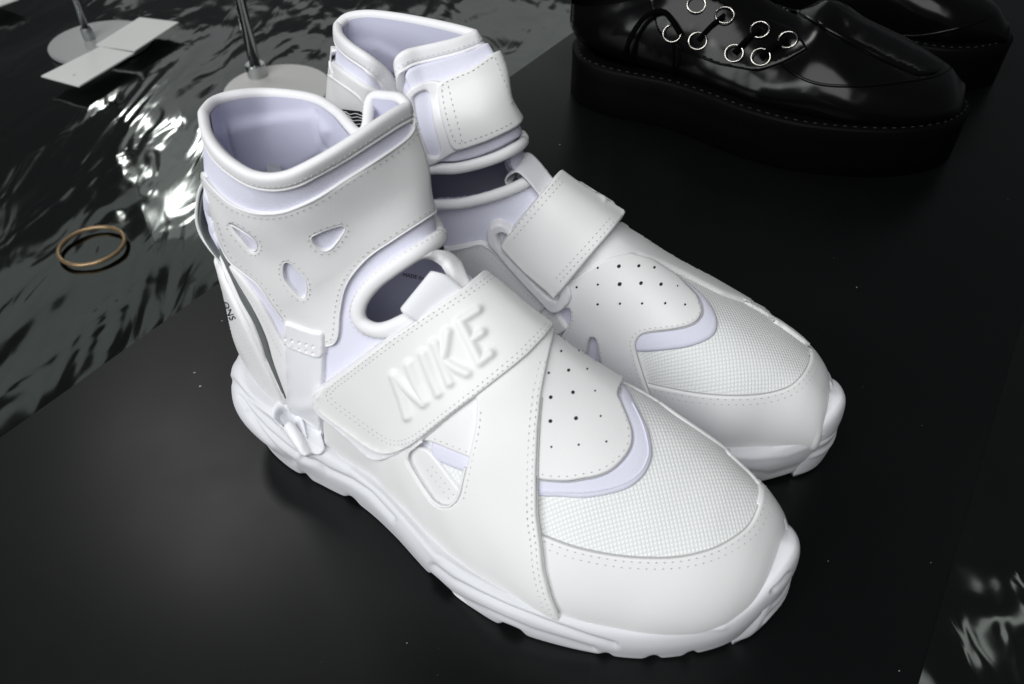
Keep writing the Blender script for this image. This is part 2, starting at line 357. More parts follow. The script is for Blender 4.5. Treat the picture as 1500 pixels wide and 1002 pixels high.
# one stitch: a small lozenge of thread, 8 faces
_ST = np.array([[-1, 0, 0], [0, -1, 0], [0, 1, 0], [0, 0, 1], [1, 0, 0], [0, 0, -1]]); _SF = np.array([[0, 1, 3], [1, 4, 3], [4, 2, 3], [2, 0, 3], [0, 5, 1], [1, 5, 4], [4, 5, 2], [2, 5, 0]])
def stitches(shoe, seams, mat, parent, length=1.5, width=.5, pitch=3.1, name='stitching'):
    Vs, Fs, o = [], [], 0                             # seams: list of (points, normals) in world space
    for P, N, closed in seams:
        Q = resample(np.c_[P, N], 1, closed) if False else None
        PN = np.c_[P, N]; L = np.r_[0, np.cumsum(np.linalg.norm(np.diff(P, axis=0), axis=1))]; k = int(L[-1] / (pitch / 1000))
        if k < 1: continue
        s = (np.arange(k) + .5) * (L[-1] / k); c = np.stack([np.interp(s, L, PN[:, j]) for j in range(6)], 1)
        s2 = s + .0008; c2 = np.stack([np.interp(s2, L, PN[:, j]) for j in range(3)], 1); T = c2 - c[:, :3]; T /= np.linalg.norm(T, axis=1)[:, None] + 1e-9
        Nn = c[:, 3:]; Nn /= np.linalg.norm(Nn, axis=1)[:, None] + 1e-9; B = np.cross(Nn, T)
        v = c[:, None, :3] + (_ST[None, :, :1] * T[:, None] * length / 2 + _ST[None, :, 1:2] * B[:, None] * width / 2 + _ST[None, :, 2:] * Nn[:, None] * width * .55) / 1000
        Vs.append(v.reshape(-1, 3)); Fs.append((_SF[None] + (np.arange(k) * 6)[:, None, None] + o).reshape(-1, 3)); o += k * 6
    V = np.concatenate(Vs); ob = link(name, raw(name, shoe.local(V), np.concatenate(Fs)), mat, parent); ob['kind'] = 'stuff'
    return ob
def seam(last, px, h, closed=True):
    px = resample(px, 2.2, closed)
    if closed: px = np.r_[px, px[:1]]
    P, N = last.lay(px, h); return (P, N, closed)
def sweep(name, shoe, P, prof, mat, N=None, closed=False, parent=None, scale=None, cap=True):
    """sweep a closed 2-D profile (list of (out, side) mm) along world points P; N = outward direction at each point"""
    P = np.asarray(P, float); m = len(P); T = (np.roll(P, -1, 0) - np.roll(P, 1, 0)) if closed else np.gradient(P, axis=0); T /= np.linalg.norm(T, axis=1)[:, None] + 1e-12
    if N is None: N = np.tile([0, 0, 1.], (m, 1))
    N = N - (N * T).sum(1)[:, None] * T; N /= np.linalg.norm(N, axis=1)[:, None] + 1e-12; B = np.cross(T, N)
    pr = np.asarray(prof, float) / 1000; k = len(pr); sc = np.ones(m) if scale is None else np.asarray(scale)
    V = P[:, None] + (pr[None, :, :1] * N[:, None] + pr[None, :, 1:] * B[:, None]) * sc[:, None, None]
    F = grid_faces(m, k, wrap_n=closed, wrap_m=True, flip=False).tolist()
    if not closed and cap: F += [list(range(k))[::-1][::1], [(m - 1) * k + i for i in range(k)]]
    me = raw(name, shoe.local(V), F); o = link(name, me, mat, parent or shoe.root)
    bm = bmesh.new(); bm.from_mesh(me); bmesh.ops.recalc_face_normals(bm, faces=bm.faces); bm.to_mesh(me); bm.free()
    return o
def circ(r, r2=None, n=10, lift=0): return [(lift + r * math.cos(a), (r2 or r) * math.sin(a)) for a in np.linspace(0, 2 * math.pi, n, endpoint=False)]
def piping(name, shoe, last, px, h, r, mat, closed=True, parent=None, r2=None, lift=0, step=2.):
    px = resample(px, step, closed); P, N = last.lay(px, h)
    for _ in range(2):
        if closed: N = (np.roll(N, 1, 0) + 2 * N + np.roll(N, -1, 0))
        else: N[1:-1] = N[:-2] + 2 * N[1:-1] + N[2:]
        N /= np.linalg.norm(N, axis=1)[:, None]
    return sweep(name, shoe, P, circ(r, r2, 10, lift), mat, N, closed, parent)
# ---------------------------------------------------------------- body of a shoe: bootie, lining, insole, sole
def at_y(shoe, pts):                                  # photo px + the shoe's own y (mm) -> shoe-local mm
    pts = np.asarray(pts, float); D = rays(pts[:, :2]); n = np.array([-math.sin(shoe.a), math.cos(shoe.a), 0]); o = np.array([*shoe.O, 0])
    t = (pts[:, 2] / 1000 * shoe.side - (CAM - o) @ n) / (D @ n); P = CAM + D * t[:, None]; L = np.c_[(P[:, :2] - shoe.O) @ shoe.Rm, P[:, 2]]; L[:, 1] *= shoe.side
    return L * 1000
def smoothstep(x): x = np.clip(x, 0, 1); return x * x * (3 - 2 * x)
def apply_rim(shoe, P, lat, med, t0=.72):
    n, m, _ = P.shape; R_ = P[-1].copy(); h = m // 2; new = R_.copy()
    for half, sl in ((lat, np.arange(0, h + 1)), (med, (-np.arange(0, h + 1)) % m)):
        C = smooth_line(at_y(shoe, half) / 1000, .0005); o = R_[sl]; L = np.r_[0, np.cumsum(np.linalg.norm(np.diff(o, axis=0), axis=1))]; L /= L[-1]
        s = np.linspace(0, 1, len(C)); new[sl] = np.stack([np.interp(L, s, C[:, j]) for j in range(3)], 1)
    w_ = smoothstep((np.linspace(0, 1, n) - t0) / (1 - t0))[:, None, None]
    return P + (new - R_)[None] * w_
def make_body(shoe, keys, slot, label, rim=None, **kw):
    shoe.root = thing('high_top_sneaker', label, 'sneaker', (*shoe.O, 0), shoe.a, 'white high-top sneakers')
    P = ring_surface(300, 240, keys, **kw); n, m, _ = P.shape
    if rim: P = apply_rim(shoe, P, *rim)
    shoe.P = P; W = shoe.world(P); F = grid_faces(n, m, wrap_m=True)
    shoe.last = Last(W, F); shoe.W = W.reshape(n, m, 3); shoe.NN = shoe.last.N.reshape(n, m, 3).copy()
    c = shoe.W.mean(1)[:, None]; 
    if ((shoe.W - c) * shoe.NN).sum() < 0: shoe.NN *= -1; shoe.last.N *= -1; F = F[:, ::-1]; shoe.last.F = F
    fc = W[F].mean(1); px = pix(fc); fn = shoe.last.N[F[:, 0]]; front = (fn * (fc - CAM)).sum(1) < .02
    keep = ~(inside(px, np.asarray(slot, float)) & front)
    Fk = F[keep]; L = shoe.local(W)
    link('bootie', raw('bootie', L, Fk, L[:, :2]), M['neo'], shoe.root)
    pin = pix(W); fac = smoothstep(((shoe.last.N * (W - CAM)).sum(1) / np.linalg.norm(W - CAM, axis=1)) * 4); Hn = np.zeros(len(W))
    for pl_, h_, e_ in shoe.pads: pl_ = np.asarray(pl_, float); d_ = polydist(pin, pl_) * np.where(inside(pin, pl_), 1, -1); Hn += h_ / (1 + np.exp(-np.clip(d_ / e_, -30, 30))) * fac
    for ln_, r_, h_ in shoe.creases: Hn += h_ * bump_line(pin, ln_, r_) * fac
    LW = W - shoe.last.N * (.0034 + Hn[:, None] / 1000); shoe.inner = Last(LW, Fk[:, ::-1]); Lin = shoe.local(LW); link('lining', raw('lining', Lin, Fk[:, ::-1], Lin[:, :2]), M['lining'], shoe.root)
    S = sole_surface(84); S = sole_detail(shoe, S)
    n2, m2, _ = S.shape; SW = shoe.world(S) if not shoe.sole_world else S.reshape(-1, 3); FS = grid_faces(n2, m2, wrap_n=True, flip=True)
    bot = [list(range(0, n2 * m2, m2))]
    me = raw('midsole', shoe.local(SW), FS.tolist() + bot); o = link('midsole', me, M['sole'], shoe.root)
    bm = bmesh.new(); bm.from_mesh(me); bmesh.ops.recalc_face_normals(bm, faces=bm.faces); bm.to_mesh(me); bm.free(); bot
    shoe.both = Last(np.concatenate([W, SW]), np.concatenate([F, FS + len(W)]))
    if shoe.side < 0 or True:
        k = len(W); nn = shoe.both.N[k:]; cc = SW.mean(0)
        if (nn * (SW - cc)).sum() < 0: shoe.both.N[k:] *= -1
    # insole seen down the collar
    c = sole_outline(4); c = (c - c.mean(0)) * .84 + c.mean(0); V = np.c_[c, np.full(len(c), 27.)] / 1000
    link('insole', raw('insole', shoe.local(shoe.world(V)), [list(range(len(c)))]), M['lining'], shoe.root)
def bump_line(px, line, r, closed=False):
    return np.exp(-(polydist(px, np.asarray(line, float), closed) / r) ** 2)
def sole_detail(shoe, S):
    W = shoe.world(S); n, m, _ = S.shape; px = pix(W); g = W.reshape(n, m, 3)
    du = np.roll(g, -1, 0) - np.roll(g, 1, 0); dv = np.gradient(g, axis=1); N = np.cross(du, dv).reshape(-1, 3); N /= np.linalg.norm(N, axis=1)[:, None] + 1e-12
    c = W.mean(0); 
    if (N[:, :2] * (W - c)[:, :2]).sum() < 0: N *= -1
    vis = np.clip(-((N * (W - CAM)).sum(1)) / np.linalg.norm(W - CAM, axis=1) * 4 + .6, 0, 1); H = np.zeros(len(W))
    for line, r, h in shoe.grooves: H += h * bump_line(px, line, r) * vis
    for poly_, h, e in shoe.lobes:
        pl = np.asarray(poly_, float); d = polydist(px, pl) * np.where(inside(px, pl), 1, -1); H += h / (1 + np.exp(-np.clip(d / e, -30, 30))) * vis
    z = W[:, 2] * 1000
    for (qx, qy), wd, ht in shoe.notches:
        q = ground([(qx, qy)])[0][:2]; dd = np.linalg.norm(W[:, :2] - q, axis=1) * 1000
        W[:, 2] += ht / 1000 * np.exp(-(dd / wd) ** 4) * np.clip(1 - z / 9, 0, 1)
        H -= 1.6 * np.exp(-(dd / (wd * .8)) ** 2) * np.clip(1 - z / 12, 0, 1)
    W += N * (H[:, None] / 1000); shoe.sole_world = True
    W[:, 2] = np.maximum(W[:, 2], .0006)
    return W.reshape(n, m, 3)
BIND = [(-4.2, -1.0), (-3.6, -2.6), (-1.8, -3.8), (0.2, -4.2), (2.0, -3.8), (3.4, -2.4), (3.9, -.4), (3.6, 3.0), (2.7, 6.6), (1.9, 6.7), (1.9, 7.6), (2.3, 8.2), (1.6, 8.9), (.2, 9.0), (-3.6, 8.6), (-4.2, 3)]
def rim_binding(shoe, extra_start=None, extra_end=None, prof=BIND, name='collar_binding'):
    R_ = shoe.W[-1]; N_ = shoe.NN[-1]; dn = shoe.W[-6] - R_; dn /= np.linalg.norm(dn, axis=1)[:, None]
    return R_, N_, dn
def band(name, shoe, P, N, D, prof, mat, closed=True, parent=None, wsc=None):
    """sweep with explicit frame: profile (out along N, along D)"""
    m = len(P); pr = np.asarray(prof, float) / 1000; k = len(pr); s = np.ones(m) if wsc is None else np.asarray(wsc)
    V = P[:, None] + pr[None, :, :1] * N[:, None] * s[:, None, None] + pr[None, :, 1:] * D[:, None] * s[:, None, None]
    F = grid_faces(m, k, wrap_n=closed, wrap_m=True).tolist()
    if not closed: F += [list(range(k)), [(m - 1) * k + i for i in range(k)]]
    me = raw(name, shoe.local(V), F); o = link(name, me, mat, parent or shoe.root)
    bm = bmesh.new(); bm.from_mesh(me); bmesh.ops.recalc_face_normals(bm, faces=bm.faces); bm.to_mesh(me); bm.free()
    return o
def smoothP(X, it=4, closed=True):
    X = X.copy()
    for _ in range(it):
        if closed: X = (np.roll(X, 1, 0) + 2 * X + np.roll(X, -1, 0)) / 4
        else: X[1:-1] = (X[:-2] + 2 * X[1:-1] + X[2:]) / 4
    return X
def subdivide_closed(prof, it=1):                     # round a profile (Chaikin)
    p = np.asarray(prof, float)
    for _ in range(it):
        q = np.roll(p, -1, 0); p = np.stack([.75 * p + .25 * q, .25 * p + .75 * q], 1).reshape(-1, 2)
    return p
BINDS = subdivide_closed(BIND)
def strap_text(body, shoe, last, place, h, mat, parent, name='lettering', thick=.15, font_off=0):
    """flat print: the text outline laid on the surface; place maps text plane (em units) to pattern coordinates"""
    cu = bpy.data.curves.new('t', 'FONT'); cu.body = body; cu.size = 1; cu.resolution_u = 3; cu.offset = font_off; ob = bpy.data.objects.new('t', cu); scene.collection.objects.link(ob)
    me = bpy.data.meshes.new_from_object(ob.evaluated_get(bpy.context.evaluated_depsgraph_get())); bpy.data.objects.remove(ob)
    bm = bmesh.new(); bm.from_mesh(me); bmesh.ops.triangulate(bm, faces=bm.faces); bmesh.ops.subdivide_edges(bm, edges=bm.edges, cuts=1); bm.to_mesh(me); bm.free()
    v = np.array([tuple(q.co)[:2] for q in me.vertices]); F = [tuple(p.vertices) for p in me.polygons]
    P, N = last.lay(place(v), h); bpy.data.meshes.remove(me)
    return link(name, raw(name, shoe.local(P), F), mat, parent, smooth=False)

def toe_bumper(shoe, top, bot_a, bot_b, r0, r1):
    """rubber bumper: lofted between its upper edge (world points on the upper) and the foot of the sole, bot_a..bot_b = local px of its ends"""
    top = smoothP(resample(top, .0022), 3, False); m = len(top); c = smooth_line(SOLE, .5, True) / 1000; cw = shoe.world(np.c_[c, np.zeros(len(c))])
    nn = -normals_out(c); nn = nn if (nn * (c - c.mean(0))).sum() > 0 else -nn; nw = nn.copy(); nw[:, 1] *= shoe.side; nw = np.c_[nw @ shoe.Rm.T, np.zeros(len(c))]
    tl = shoe.local(top)[:, :2] * [1, shoe.side]; C0 = np.array([.243, -.014]); ang = lambda q: np.arctan2(q[:, 1] - C0[1], q[:, 0] - C0[0])
    at = np.maximum.accumulate(ang(tl)); ac = ang(c); idx = np.array([int(np.argmin(np.abs(ac - v))) for v in at])
    Bp = smoothP(cw[idx], 6, False); Nn = smoothP(nw[idx], 6, False); T = top; TN = shoe.last.lay(pix(T))[1] * 0; TN = Nn * .5 + [0, 0, .8]; TN /= np.linalg.norm(TN, axis=1)[:, None]
    u = np.linspace(0, 1, m); en = (smoothstep(u / .14) * smoothstep((1 - u) / .24))[:, None] * 1.5 - .5
    rows = [Bp + Nn * -.004 + [0, 0, .0008], Bp + Nn * .0002 * en + [0, 0, .0008]]; k = 30
    A0 = Bp + Nn * .0018 * en + [0, 0, .0035]; z = T[:, 2:3] * [[0, 0, 1]]; ov = np.clip(((T - Bp) * Nn).sum(1)[:, None] + .002, 0, 1); C1 = Bp + Nn * (.0062 + ov) * en + z * .74; E = T + TN * .0034 * en
    for v in np.linspace(0, 1, k):
        P = (1 - v) ** 2 * A0 + 2 * v * (1 - v) * C1 + v * v * E
        g = 0
        for vc, a in ((.30, r0), (.50, r0 + .07), (.68, r0 + .14)):
            on = smoothstep((u - a) / .05) * smoothstep((r1 - u) / .05); g += on * (.8 * math.exp(-((v - vc) / .030) ** 2) - .7 * math.exp(-((v - vc - .075) / .035) ** 2))
        rows.append(P + Nn * (np.ones(m) * g / 1000)[:, None] * 1.0)
    rows += [T + TN * .0030 * en - Nn * .0010, T - TN * .0006 - Nn * .0022, T - TN * .004 - Nn * .003]
    V = np.stack(rows, 1); n2, m2, _ = V.shape; me = raw('toe_bumper', shoe.local(V), grid_faces(n2, m2).tolist() + [list(range(m2)), [(n2 - 1) * m2 + i for i in range(m2)]]); o = link('toe_bumper', me, M['sole'], shoe.root)
    bm = bmesh.new(); bm.from_mesh(me); bmesh.ops.recalc_face_normals(bm, faces=bm.faces); bm.to_mesh(me); bm.free(); return o
def near(shoe, pts): return np.array([shoe.last.bvh.find_nearest(q.tolist())[0][:] for q in shoe.world(np.array(pts, float) / 1000)])
def last_of(o, shoe):                                # a laid piece becomes the last for what is sewn on it
    V = np.array([tuple(v.co) for v in o.data.vertices]); c, d = math.cos(shoe.a), math.sin(shoe.a)
    W = np.c_[V[:, :2] @ shoe.Rm.T + shoe.O, V[:, 2]]; F = np.array([[f.vertices[0], f.vertices[1], f.vertices[2], f.vertices[2]] for f in o.data.polygons])
    L = Last(W, F); n = np.zeros_like(W); a, b, c_ = (W[F[:, i]] for i in range(3)); fn = np.cross(b - a, c_ - a)
    for i in range(3): np.add.at(n, F[:, i], fn)
    L.N = n / (np.linalg.norm(n, axis=1)[:, None] + 1e-12); return L
# ================================================================ near shoe (right foot), seen from its outer side
A = Shoe(OA, AA, 1); A.sole_world = False
A.grooves = [
 ([(634,830),(660,850),(700,870),(745,890),(800,912),(860,934),(900,946)], 4.5, -1.76),
 ([(650,866),(700,890),(740,908),(780,925),(830,940),(870,952)], 3.5, -1.49),
 ([(640,812),(680,838),(740,868),(800,892),(880,910),(960,925),(1060,920)], 4, .5),
 ([(342,558),(360,580),(380,596),(400,610),(414,626),(440,662)], 4, -2.16),
 ([(350,580),(370,608),(390,630),(410,647),(434,666)], 3, -1.76),
 ([(362,604),(386,637),(406,660),(430,678)], 3, -1.62),
 ([(442,672),(462,678),(480,690),(512,704),(540,722),(575,760)], 4, -2.03),
 ([(515,690),(560,725),(600,770),(640,818)], 5, .9),
 ([(1133,866),(1145,856),(1156,842)], 3, -1.89), ([(1120,898),(1145,884),(1164,866)], 3, -1.89), ([(1106,925),(1137,910),(1160,890)], 3, -1.89)]
A.pads = []; A.lobes = [([(330,480),(344,528),(372,550),(400,580),(420,600),(414,626),(400,610),(380,596),(360,580),(338,556),(320,520)], 1.6, 3)]
A.pads = [([(298,190),(325,177),(370,167),(430,163),(472,162),(492,188),(480,222),(440,245),(350,250),(316,225)], 2.4, 2.2)]
A.creases = [([(326,178),(334,205),(346,240)], 2.2, -1.62), ([(474,163),(480,195),(486,215)], 2.2, -1.62)]
A.notches = [((646,858), 7, 11), ((752,921), 6, 9), ((888,957), 3, 3), ((955,964), 3.5, 3), ((1010,963), 3, 3), ((446,704), 4, 3), ((520,733), 5, 3)]
SLOT_A = rnd([(640,352),(600,382),(560,405),(533,437),(526,458),(535,474),(557,480),(586,470),(609,459),(632,440),(652,420),(662,405),(656,392),(650,382),(650,360)], 3)
RIM_A = ([(598,156,18),(575,168,8),(535,194,-7),(490,223,-20),(450,245,-29),(420,258,-33),(390,261,-35),(360,253,-35),(325,228,-31),(304,198,-20),(297,166,-5)],
         [(598,156,18),(586,144,21),(567,141,23),(549,140,23),(541,149,21),(539,168,16),(536,190,9),(524,196,8),(512,184,12),(492,163,21),(458,144,29),(400,136,30),(350,138,20),(314,148,9),(297,166,-5)])
make_body(A, RINGS, SLOT_A, 'white high-top sneaker nearest the camera, its outer side and lettered forefoot strap in view', rim=RIM_A)
T = A.last
# --- forefoot
seamA = [(797,783),(843,800),(893,811),(943,816),(993,815),(1037,805),(1070,789),(1095,768),(1108,738),(1110,712),(1103,693),(1084,681),(1057,660),(1029,641),(989,614),(956,591),(930,573)]
mesh_o = rnd([(600,600),(640,665),(700,740),(760,780)] + [(x, y + 3) for x, y in seamA[:8]] + [(1112,740),(1114,712),(1107,691),(1088,677),(1061,655),(1033,637),(993,609),(958,583),(925,556),(880,560),(800,560),(700,570)], 3)
mesh_vamp = panel('mesh_vamp', A, T, mesh_o, M['mesh'], h=.9, edge=1, sink=.6)
sm = smooth_line(seamA, 3)
sm_in = sm; sm = sm[:np.argmax(sm[:, 0] > 1109.5) + 8]
toe_o = np.r_[sm, rnd([(1111,703),(1118,692),(1130,694),(1172,740),(1195,790),(1195,840),(1165,900),(1100,950),(1000,975),(900,965),(800,930),(740,905),(680,870),(640,800),(640,740),(680,735),(730,762)], 3, False)]
toe_band = panel('toe_band', A, T, toe_o, M['leather'], h=2.3, edge=1.1, wobble=.15)
piping('cut_edge_and_shade', A, T, sm[:-6] + [0, -.6], 1.15, .32, M['edge'], closed=False, parent=toe_band)
piping('ridge_edge', A, T, smooth_line([(1110,742),(1113,726),(1111,712),(1107,701),(1098,690),(1082,677),(1056,656),(1029,637),(989,610),(956,587),(926,569),(912,562)], 2.5), .8, 1.3, M['leather'], closed=False, r2=1.7, parent=toe_band)
stitches(A, [seam(T, inset(sm, -6, False), 2.45, False), seam(T, inset(sm, -15, False), 2.4, False)], M['thread'], toe_band, length=1.2, width=.55, pitch=3.6)
trim_o = rnd([(640,645),(690,663),(740,684),(790,697),(832,703),(853,701),(875,697),(896,687),(913,670),(922,653),(923,636),(918,619),(909,598),(903,580),(905,566),(918,572),(931,596),(946,623),(952,642),(955,666),(950,685),(939,702),(918,717),(886,726),(854,730),(822,728),(790,726),(740,713),(686,692),(655,680),(636,668)], 2.5)
trim = panel('tongue_trim', A, T, trim_o, M['neo'], h=2.4, edge=2.4, puff=.5)
ts = smooth_line([(690,686),(740,705),(790,718),(822,720),(854,721),(884,717),(914,708),(934,694),(943,680),(947,664),(944,644),(936,620),(922,594)], 3)
piping('trim_seam', A, T, ts, 2.7, .35, M['neo'], closed=False, parent=trim)
flap_o = rnd([(800,470),(830,490),(862,514),(890,534),(905,547),(910,557),(908,566),(904,571),(901,582),(909,598),(918,619),(923,636),(922,653),(913,670),(896,687),(875,697),(853,701),(832,704),(809,703),(790,700),(740,686),(690,667),(640,646),(600,628),(620,570),(700,500)], 2.5)
perf = [(800,548.5,2),(828,546,2.5),(854,546.5,1.5),(804,583,3),(835.5,577,2.9),(867,576,1.5),(804.5,617,3.1),(841,614,3.2),(876,612,1.7),(807,654,1.8),(846,652,1.8),(885,648.5,1.8),(816,520,1.7),(841.5,522,1.4)]
def dot(x, y, r, n=10): return [(x + r * math.cos(a), y + r * math.sin(a)) for a in np.linspace(0, 2 * math.pi, n, endpoint=False)]
flap = panel('tongue_flap', A, T, flap_o, M['leather'], h=3.6, edge=.9)
def perforations(shoe, last, perf, h, parent):  # flat dark discs, the shade of each hole put into their colour
    for x, y, r in perf:
        P, N = last.lay(dot(x, y, r * .95, 8)); P = P + N * ((h + wob(P, .12) + .05) / 1000)[:, None]; link('perforation_shade_disc', raw('perforation_shade_disc', shoe.local(P), [tuple(range(8))]), M['hole'], parent, False)
perforations(A, T, perf, 3.6, flap)
piping('cut_edge_and_shade', A, T, smooth_line([(904,573),(901.5,582),(908,598),(917,619),(922,636),(921,653),(912,670),(895,686.5),(875,697),(853,701.5),(832,704.5),(809,703.5),(791,701)], 2) + [.5, .6], 2.9, .3, M['edge'], closed=False, parent=flap)
fs = smooth_line([(907,572),(904,582),(904,596),(912,618),(916,636),(915,652),(906,667),(890,681),(872,690),(852,694),(830,697),(809,696),(790,692),(740,678),(690,659),(640,638)], 3)
stitches(A, [seam(T, fs, 3.75, False)], M['thread'], flap, length=1.2, width=.5, pitch=3.7)
gus_o = poly([(585,640),(632,656),(646,672),(664,696),(682,719),(700,745),(650,770),(600,730),(570,680)], 2.4, 3)
gus = panel('inner_gusset', A, T, gus_o, M['leather'], h=2.9, edge=.9)
gl = smooth_line([(640,674),(656,695),(676,722)], 2)
stitches(A, [seam(T, gl + [-3, 3], 3.05, False), seam(T, gl + [-10, 8], 3.05, False)], M['thread'], gus, length=1.2, width=.5, pitch=3)
# --- outer quarter with its window
quart_o = poly([(808,478),(799,530),(794,560),(791,583),(788.5,625),(788,690),(790,750),(797,792),(802,830),(812,866),(830,905),(840,925),(780,930),(700,900),(640,850),(590,790),(540,740),(490,700),(484,660),(480,610),(500,560),(620,500),(720,440),(800,440)], 2.2, 5)
win = poly([(701,580),(702,593),(700,625),(692,668),(686,698),(682,717),(677,728),(668,736),(656,736),(645,728),(630,707),(614,682),(607,667),(609,656),(640,632)], 2, 3)
quarter = panel('quarter_overlay', A, T, quart_o, M['leather2'], h=5.2, edge=1.3, holes=[win], wobble=.25)
piping('window_piping', A, T, win[(win[:, 1] > 640) & (win[:, 0] < 690)], 5.0, .7, M['binding'], closed=False, parent=quarter)
rq = smooth_line([(800,530),(794,560),(791,583),(788.5,625),(788,690),(790,750),(797,792),(802,830),(812,866),(826,898)], 3)
wq = smooth_line([(703,596),(701,625),(693,668),(687,698),(681,726)], 3)
piping('cut_edge_and_shade', A, T, smooth_line([(791,583),(788.8,625),(788.3,690),(790.3,750),(797.3,792),(802.3,830),(812,866),(822,888)], 2) + [.8, 0], 3.9, .3, M['edge'], closed=False, parent=quarter)
stitches(A, [seam(T, rq + [-7, 0], 5.35, False), seam(T, rq + [-14, 0], 5.35, False), seam(T, wq + [6, 1], 5.35, False)], M['threadw'], quarter, length=1.4, width=.8, pitch=3.2)
# --- forefoot strap: rubber backing and leather face with raised letters
strap_o = poly([(461,571),(463,585),(470,600),(510,633),(543,663),(553,669),(567,671),(593,664),(613,652),(633,636),(700,584),(767,528),(808,486),(823,466),(817,458),(736,388),(728,386),(680,419),(627,453),(573,488),(520,528),(480,557),(466,563)], 2.2, 4)
strap = panel('forefoot_strap', A, T, strap_o, M['rubber'], h=5.8, edge=2.4, smooth=60, sink=3, wobble=.1)
face_o = poly([(471,574),(473,588),(483,598),(510,618),(540,640),(560,653),(575,658),(593,657),(613,648),(633,633),(700,581),(767,525),(806,485),(819,465),(813,459),(736,391),(727,389),(680,422),(627,456),(573,492),(520,532),(484,559)], 2.2, 4)
LET = {'N': [[(587,541),(602,575),(611,603)],[(589,542),(612,566),(633,585)],[(609,527),(622,558),(635,583)]], 'I': [[(629,513),(642,545),(654,571)]],
       'K': [[(645,499),(657,528),(669,557)],[(661,485),(660,506),(657,525)],[(657,524),(674,536),(691,545)]], 'E': [[(676,471),(692,500),(707,530)],[(676,471),(697,459)],[(692,500),(706,490)],[(707,530),(719,520)]]}
def letters(p, d):
    h = np.zeros(len(p))
    for L in LET.values():
        for st in L: h = np.maximum(h, 1 / (1 + np.exp((polydist(p, np.array(st, float), False) - 5.4) / 1.7)))
    return 1.7 * h
face = panel('strap_face', A, T, face_o, M['leather2'], h=7.1, edge=1.2, smooth=60, base=4.5, sink=0, relief=letters, wobble=.15, step=1.5)
b2 = inset(face_o, 6); b3 = inset(face_o, 12)
for q in (b2, b3):
    if not inside(q[:1], face_o)[0]: q[:] = inset(face_o, -6 if q is b2 else -12)
def open_part(q, cond): return q[cond(q)]
FL = last_of(face, A)


def cutnear(q, a, b, r):                             # leave out the run of a closed line that lies near a segment
    k = polydist(q, np.array([a, b], float), False) > r; i = np.where(k & ~np.roll(k, 1))[0]; s_ = i[0] if len(i) else 0; return np.roll(q, -s_, 0)[np.roll(k, -s_)]

stitches(A, [seam(FL, cutnear(b2, (738, 390), (815, 460), 12), .12, False), seam(FL, cutnear(b3, (738, 390), (815, 460), 18), .12, False)], M['thread'], face, length=1.2, width=.5, pitch=2.9)
# --- collar of the near shoe
def px_at(p): return pix(p)
BINDS2 = subdivide_closed([(-2.6, -.4), (-2.1, -1.4), (-1.1, -2.1), (0.1, -2.3), (1.3, -2.0), (2.1, -1.2), (2.4, 0), (2.2, 2.2), (1.8, 4.2), (1.2, 4.4), (1.3, 5.0), (1.7, 5.4), (1.3, 6.1), (.1, 6.2), (-2.6, 5.8), (-2.8, 2.5)])
def collar(shoe, wsc=None):
    R_ = shoe.W[-1]; N_ = smoothP(shoe.NN[-4], 6); D_ = smoothP(shoe.W[-12] - R_, 6); T_ = np.roll(R_, -1, 0) - np.roll(R_, 1, 0); T_ /= np.linalg.norm(T_, axis=1)[:, None]
    D_ -= (D_ * T_).sum(1)[:, None] * T_; D_ /= np.linalg.norm(D_, axis=1)[:, None]; N_ = np.cross(T_, D_); 
    if (N_ * shoe.NN[-4]).sum() < 0: N_ *= -1
    o = band('collar_binding', shoe, smoothP(R_, 3), N_, D_, BINDS2, M['binding'])
    P = R_ + D_ * .0032 + N_ * .0021; PP = np.r_[P, P[:1]]; NNN = np.r_[N_, N_[:1]]
    stitches(shoe, [(PP, NNN, True)], M['threadw'], o, length=1.3, width=.4, pitch=2.6)
    return o
collar(A)
# --- ankle panel with three cut-outs
ank_o = smooth_line([(301,251),(306,262),(323,281),(345,298),(370,307.6),(392,310),(416,307.5),(439,299),(467,285),(504,261),(530,245),(560,226),(590,205),(602,190),(606,172),(640,165),(690,190),(700,250),(675,288),(643,304),(610,327),(577,349),(543,372),(519,398),(506,423),(500,457),(498,487),(492,501),(478,506),(450,500),(420,490),(417,467),(403,447),(383,417),(360,397),(340,380),(327,355),(316,328),(309,302),(302,277),(298,258)], 2.4, True)
cut1 = smooth_line([(341,325.5),(350,329.5),(361,336),(374,345.5),(381,355),(378,365),(370,363.5),(359,351),(348,338)], 1.8, True)
cut2 = smooth_line([(457,345),(464,340),(476,334.5),(490,330),(500,327.5),(505,331),(502,338),(493,352),(484,361.5),(474,363.5),(463,356)], 1.8, True)
cut3 = smooth_line([(418.5,383),(424,381.5),(430,385),(438,394.5),(447,405),(450.5,413),(450.5,425),(448.5,433),(443,432.5),(436,427),(427,416.5),(420,406),(417.5,395)], 1.8, True)
ankle = panel('ankle_panel', A, T, ank_o, M['leather'], h=1.9, edge=.8, holes=[cut1, cut2, cut3], wobble=.3, sink=.3)
def part_line(px, cond): 
    k = cond(px); i = np.where(k & ~np.roll(k, 1))[0]; s = i[0] if len(i) else 0; q = np.roll(px, -s, 0); kk = np.roll(k, -s); e = np.argmin(kk) if not kk.all() else len(kk); return q[:e]
top_l = part_line(ank_o, lambda p: (p[:, 1] < 312) & (p[:, 0] > 304) & (p[:, 0] < 604) & (np.r_[np.ones(1, bool), np.ones(len(p) - 1, bool)]) & (np.arange(len(p)) < len(p) * .42))
bot_l = smooth_line([(643,304),(610,327),(577,349),(543,372),(519,398),(506,423),(500,457),(498,487),(492,501),(480,505)], 2)
left_l = smooth_line([(417,467),(403,447),(383,417),(360,397),(340,380),(327,355),(317,322)], 2)
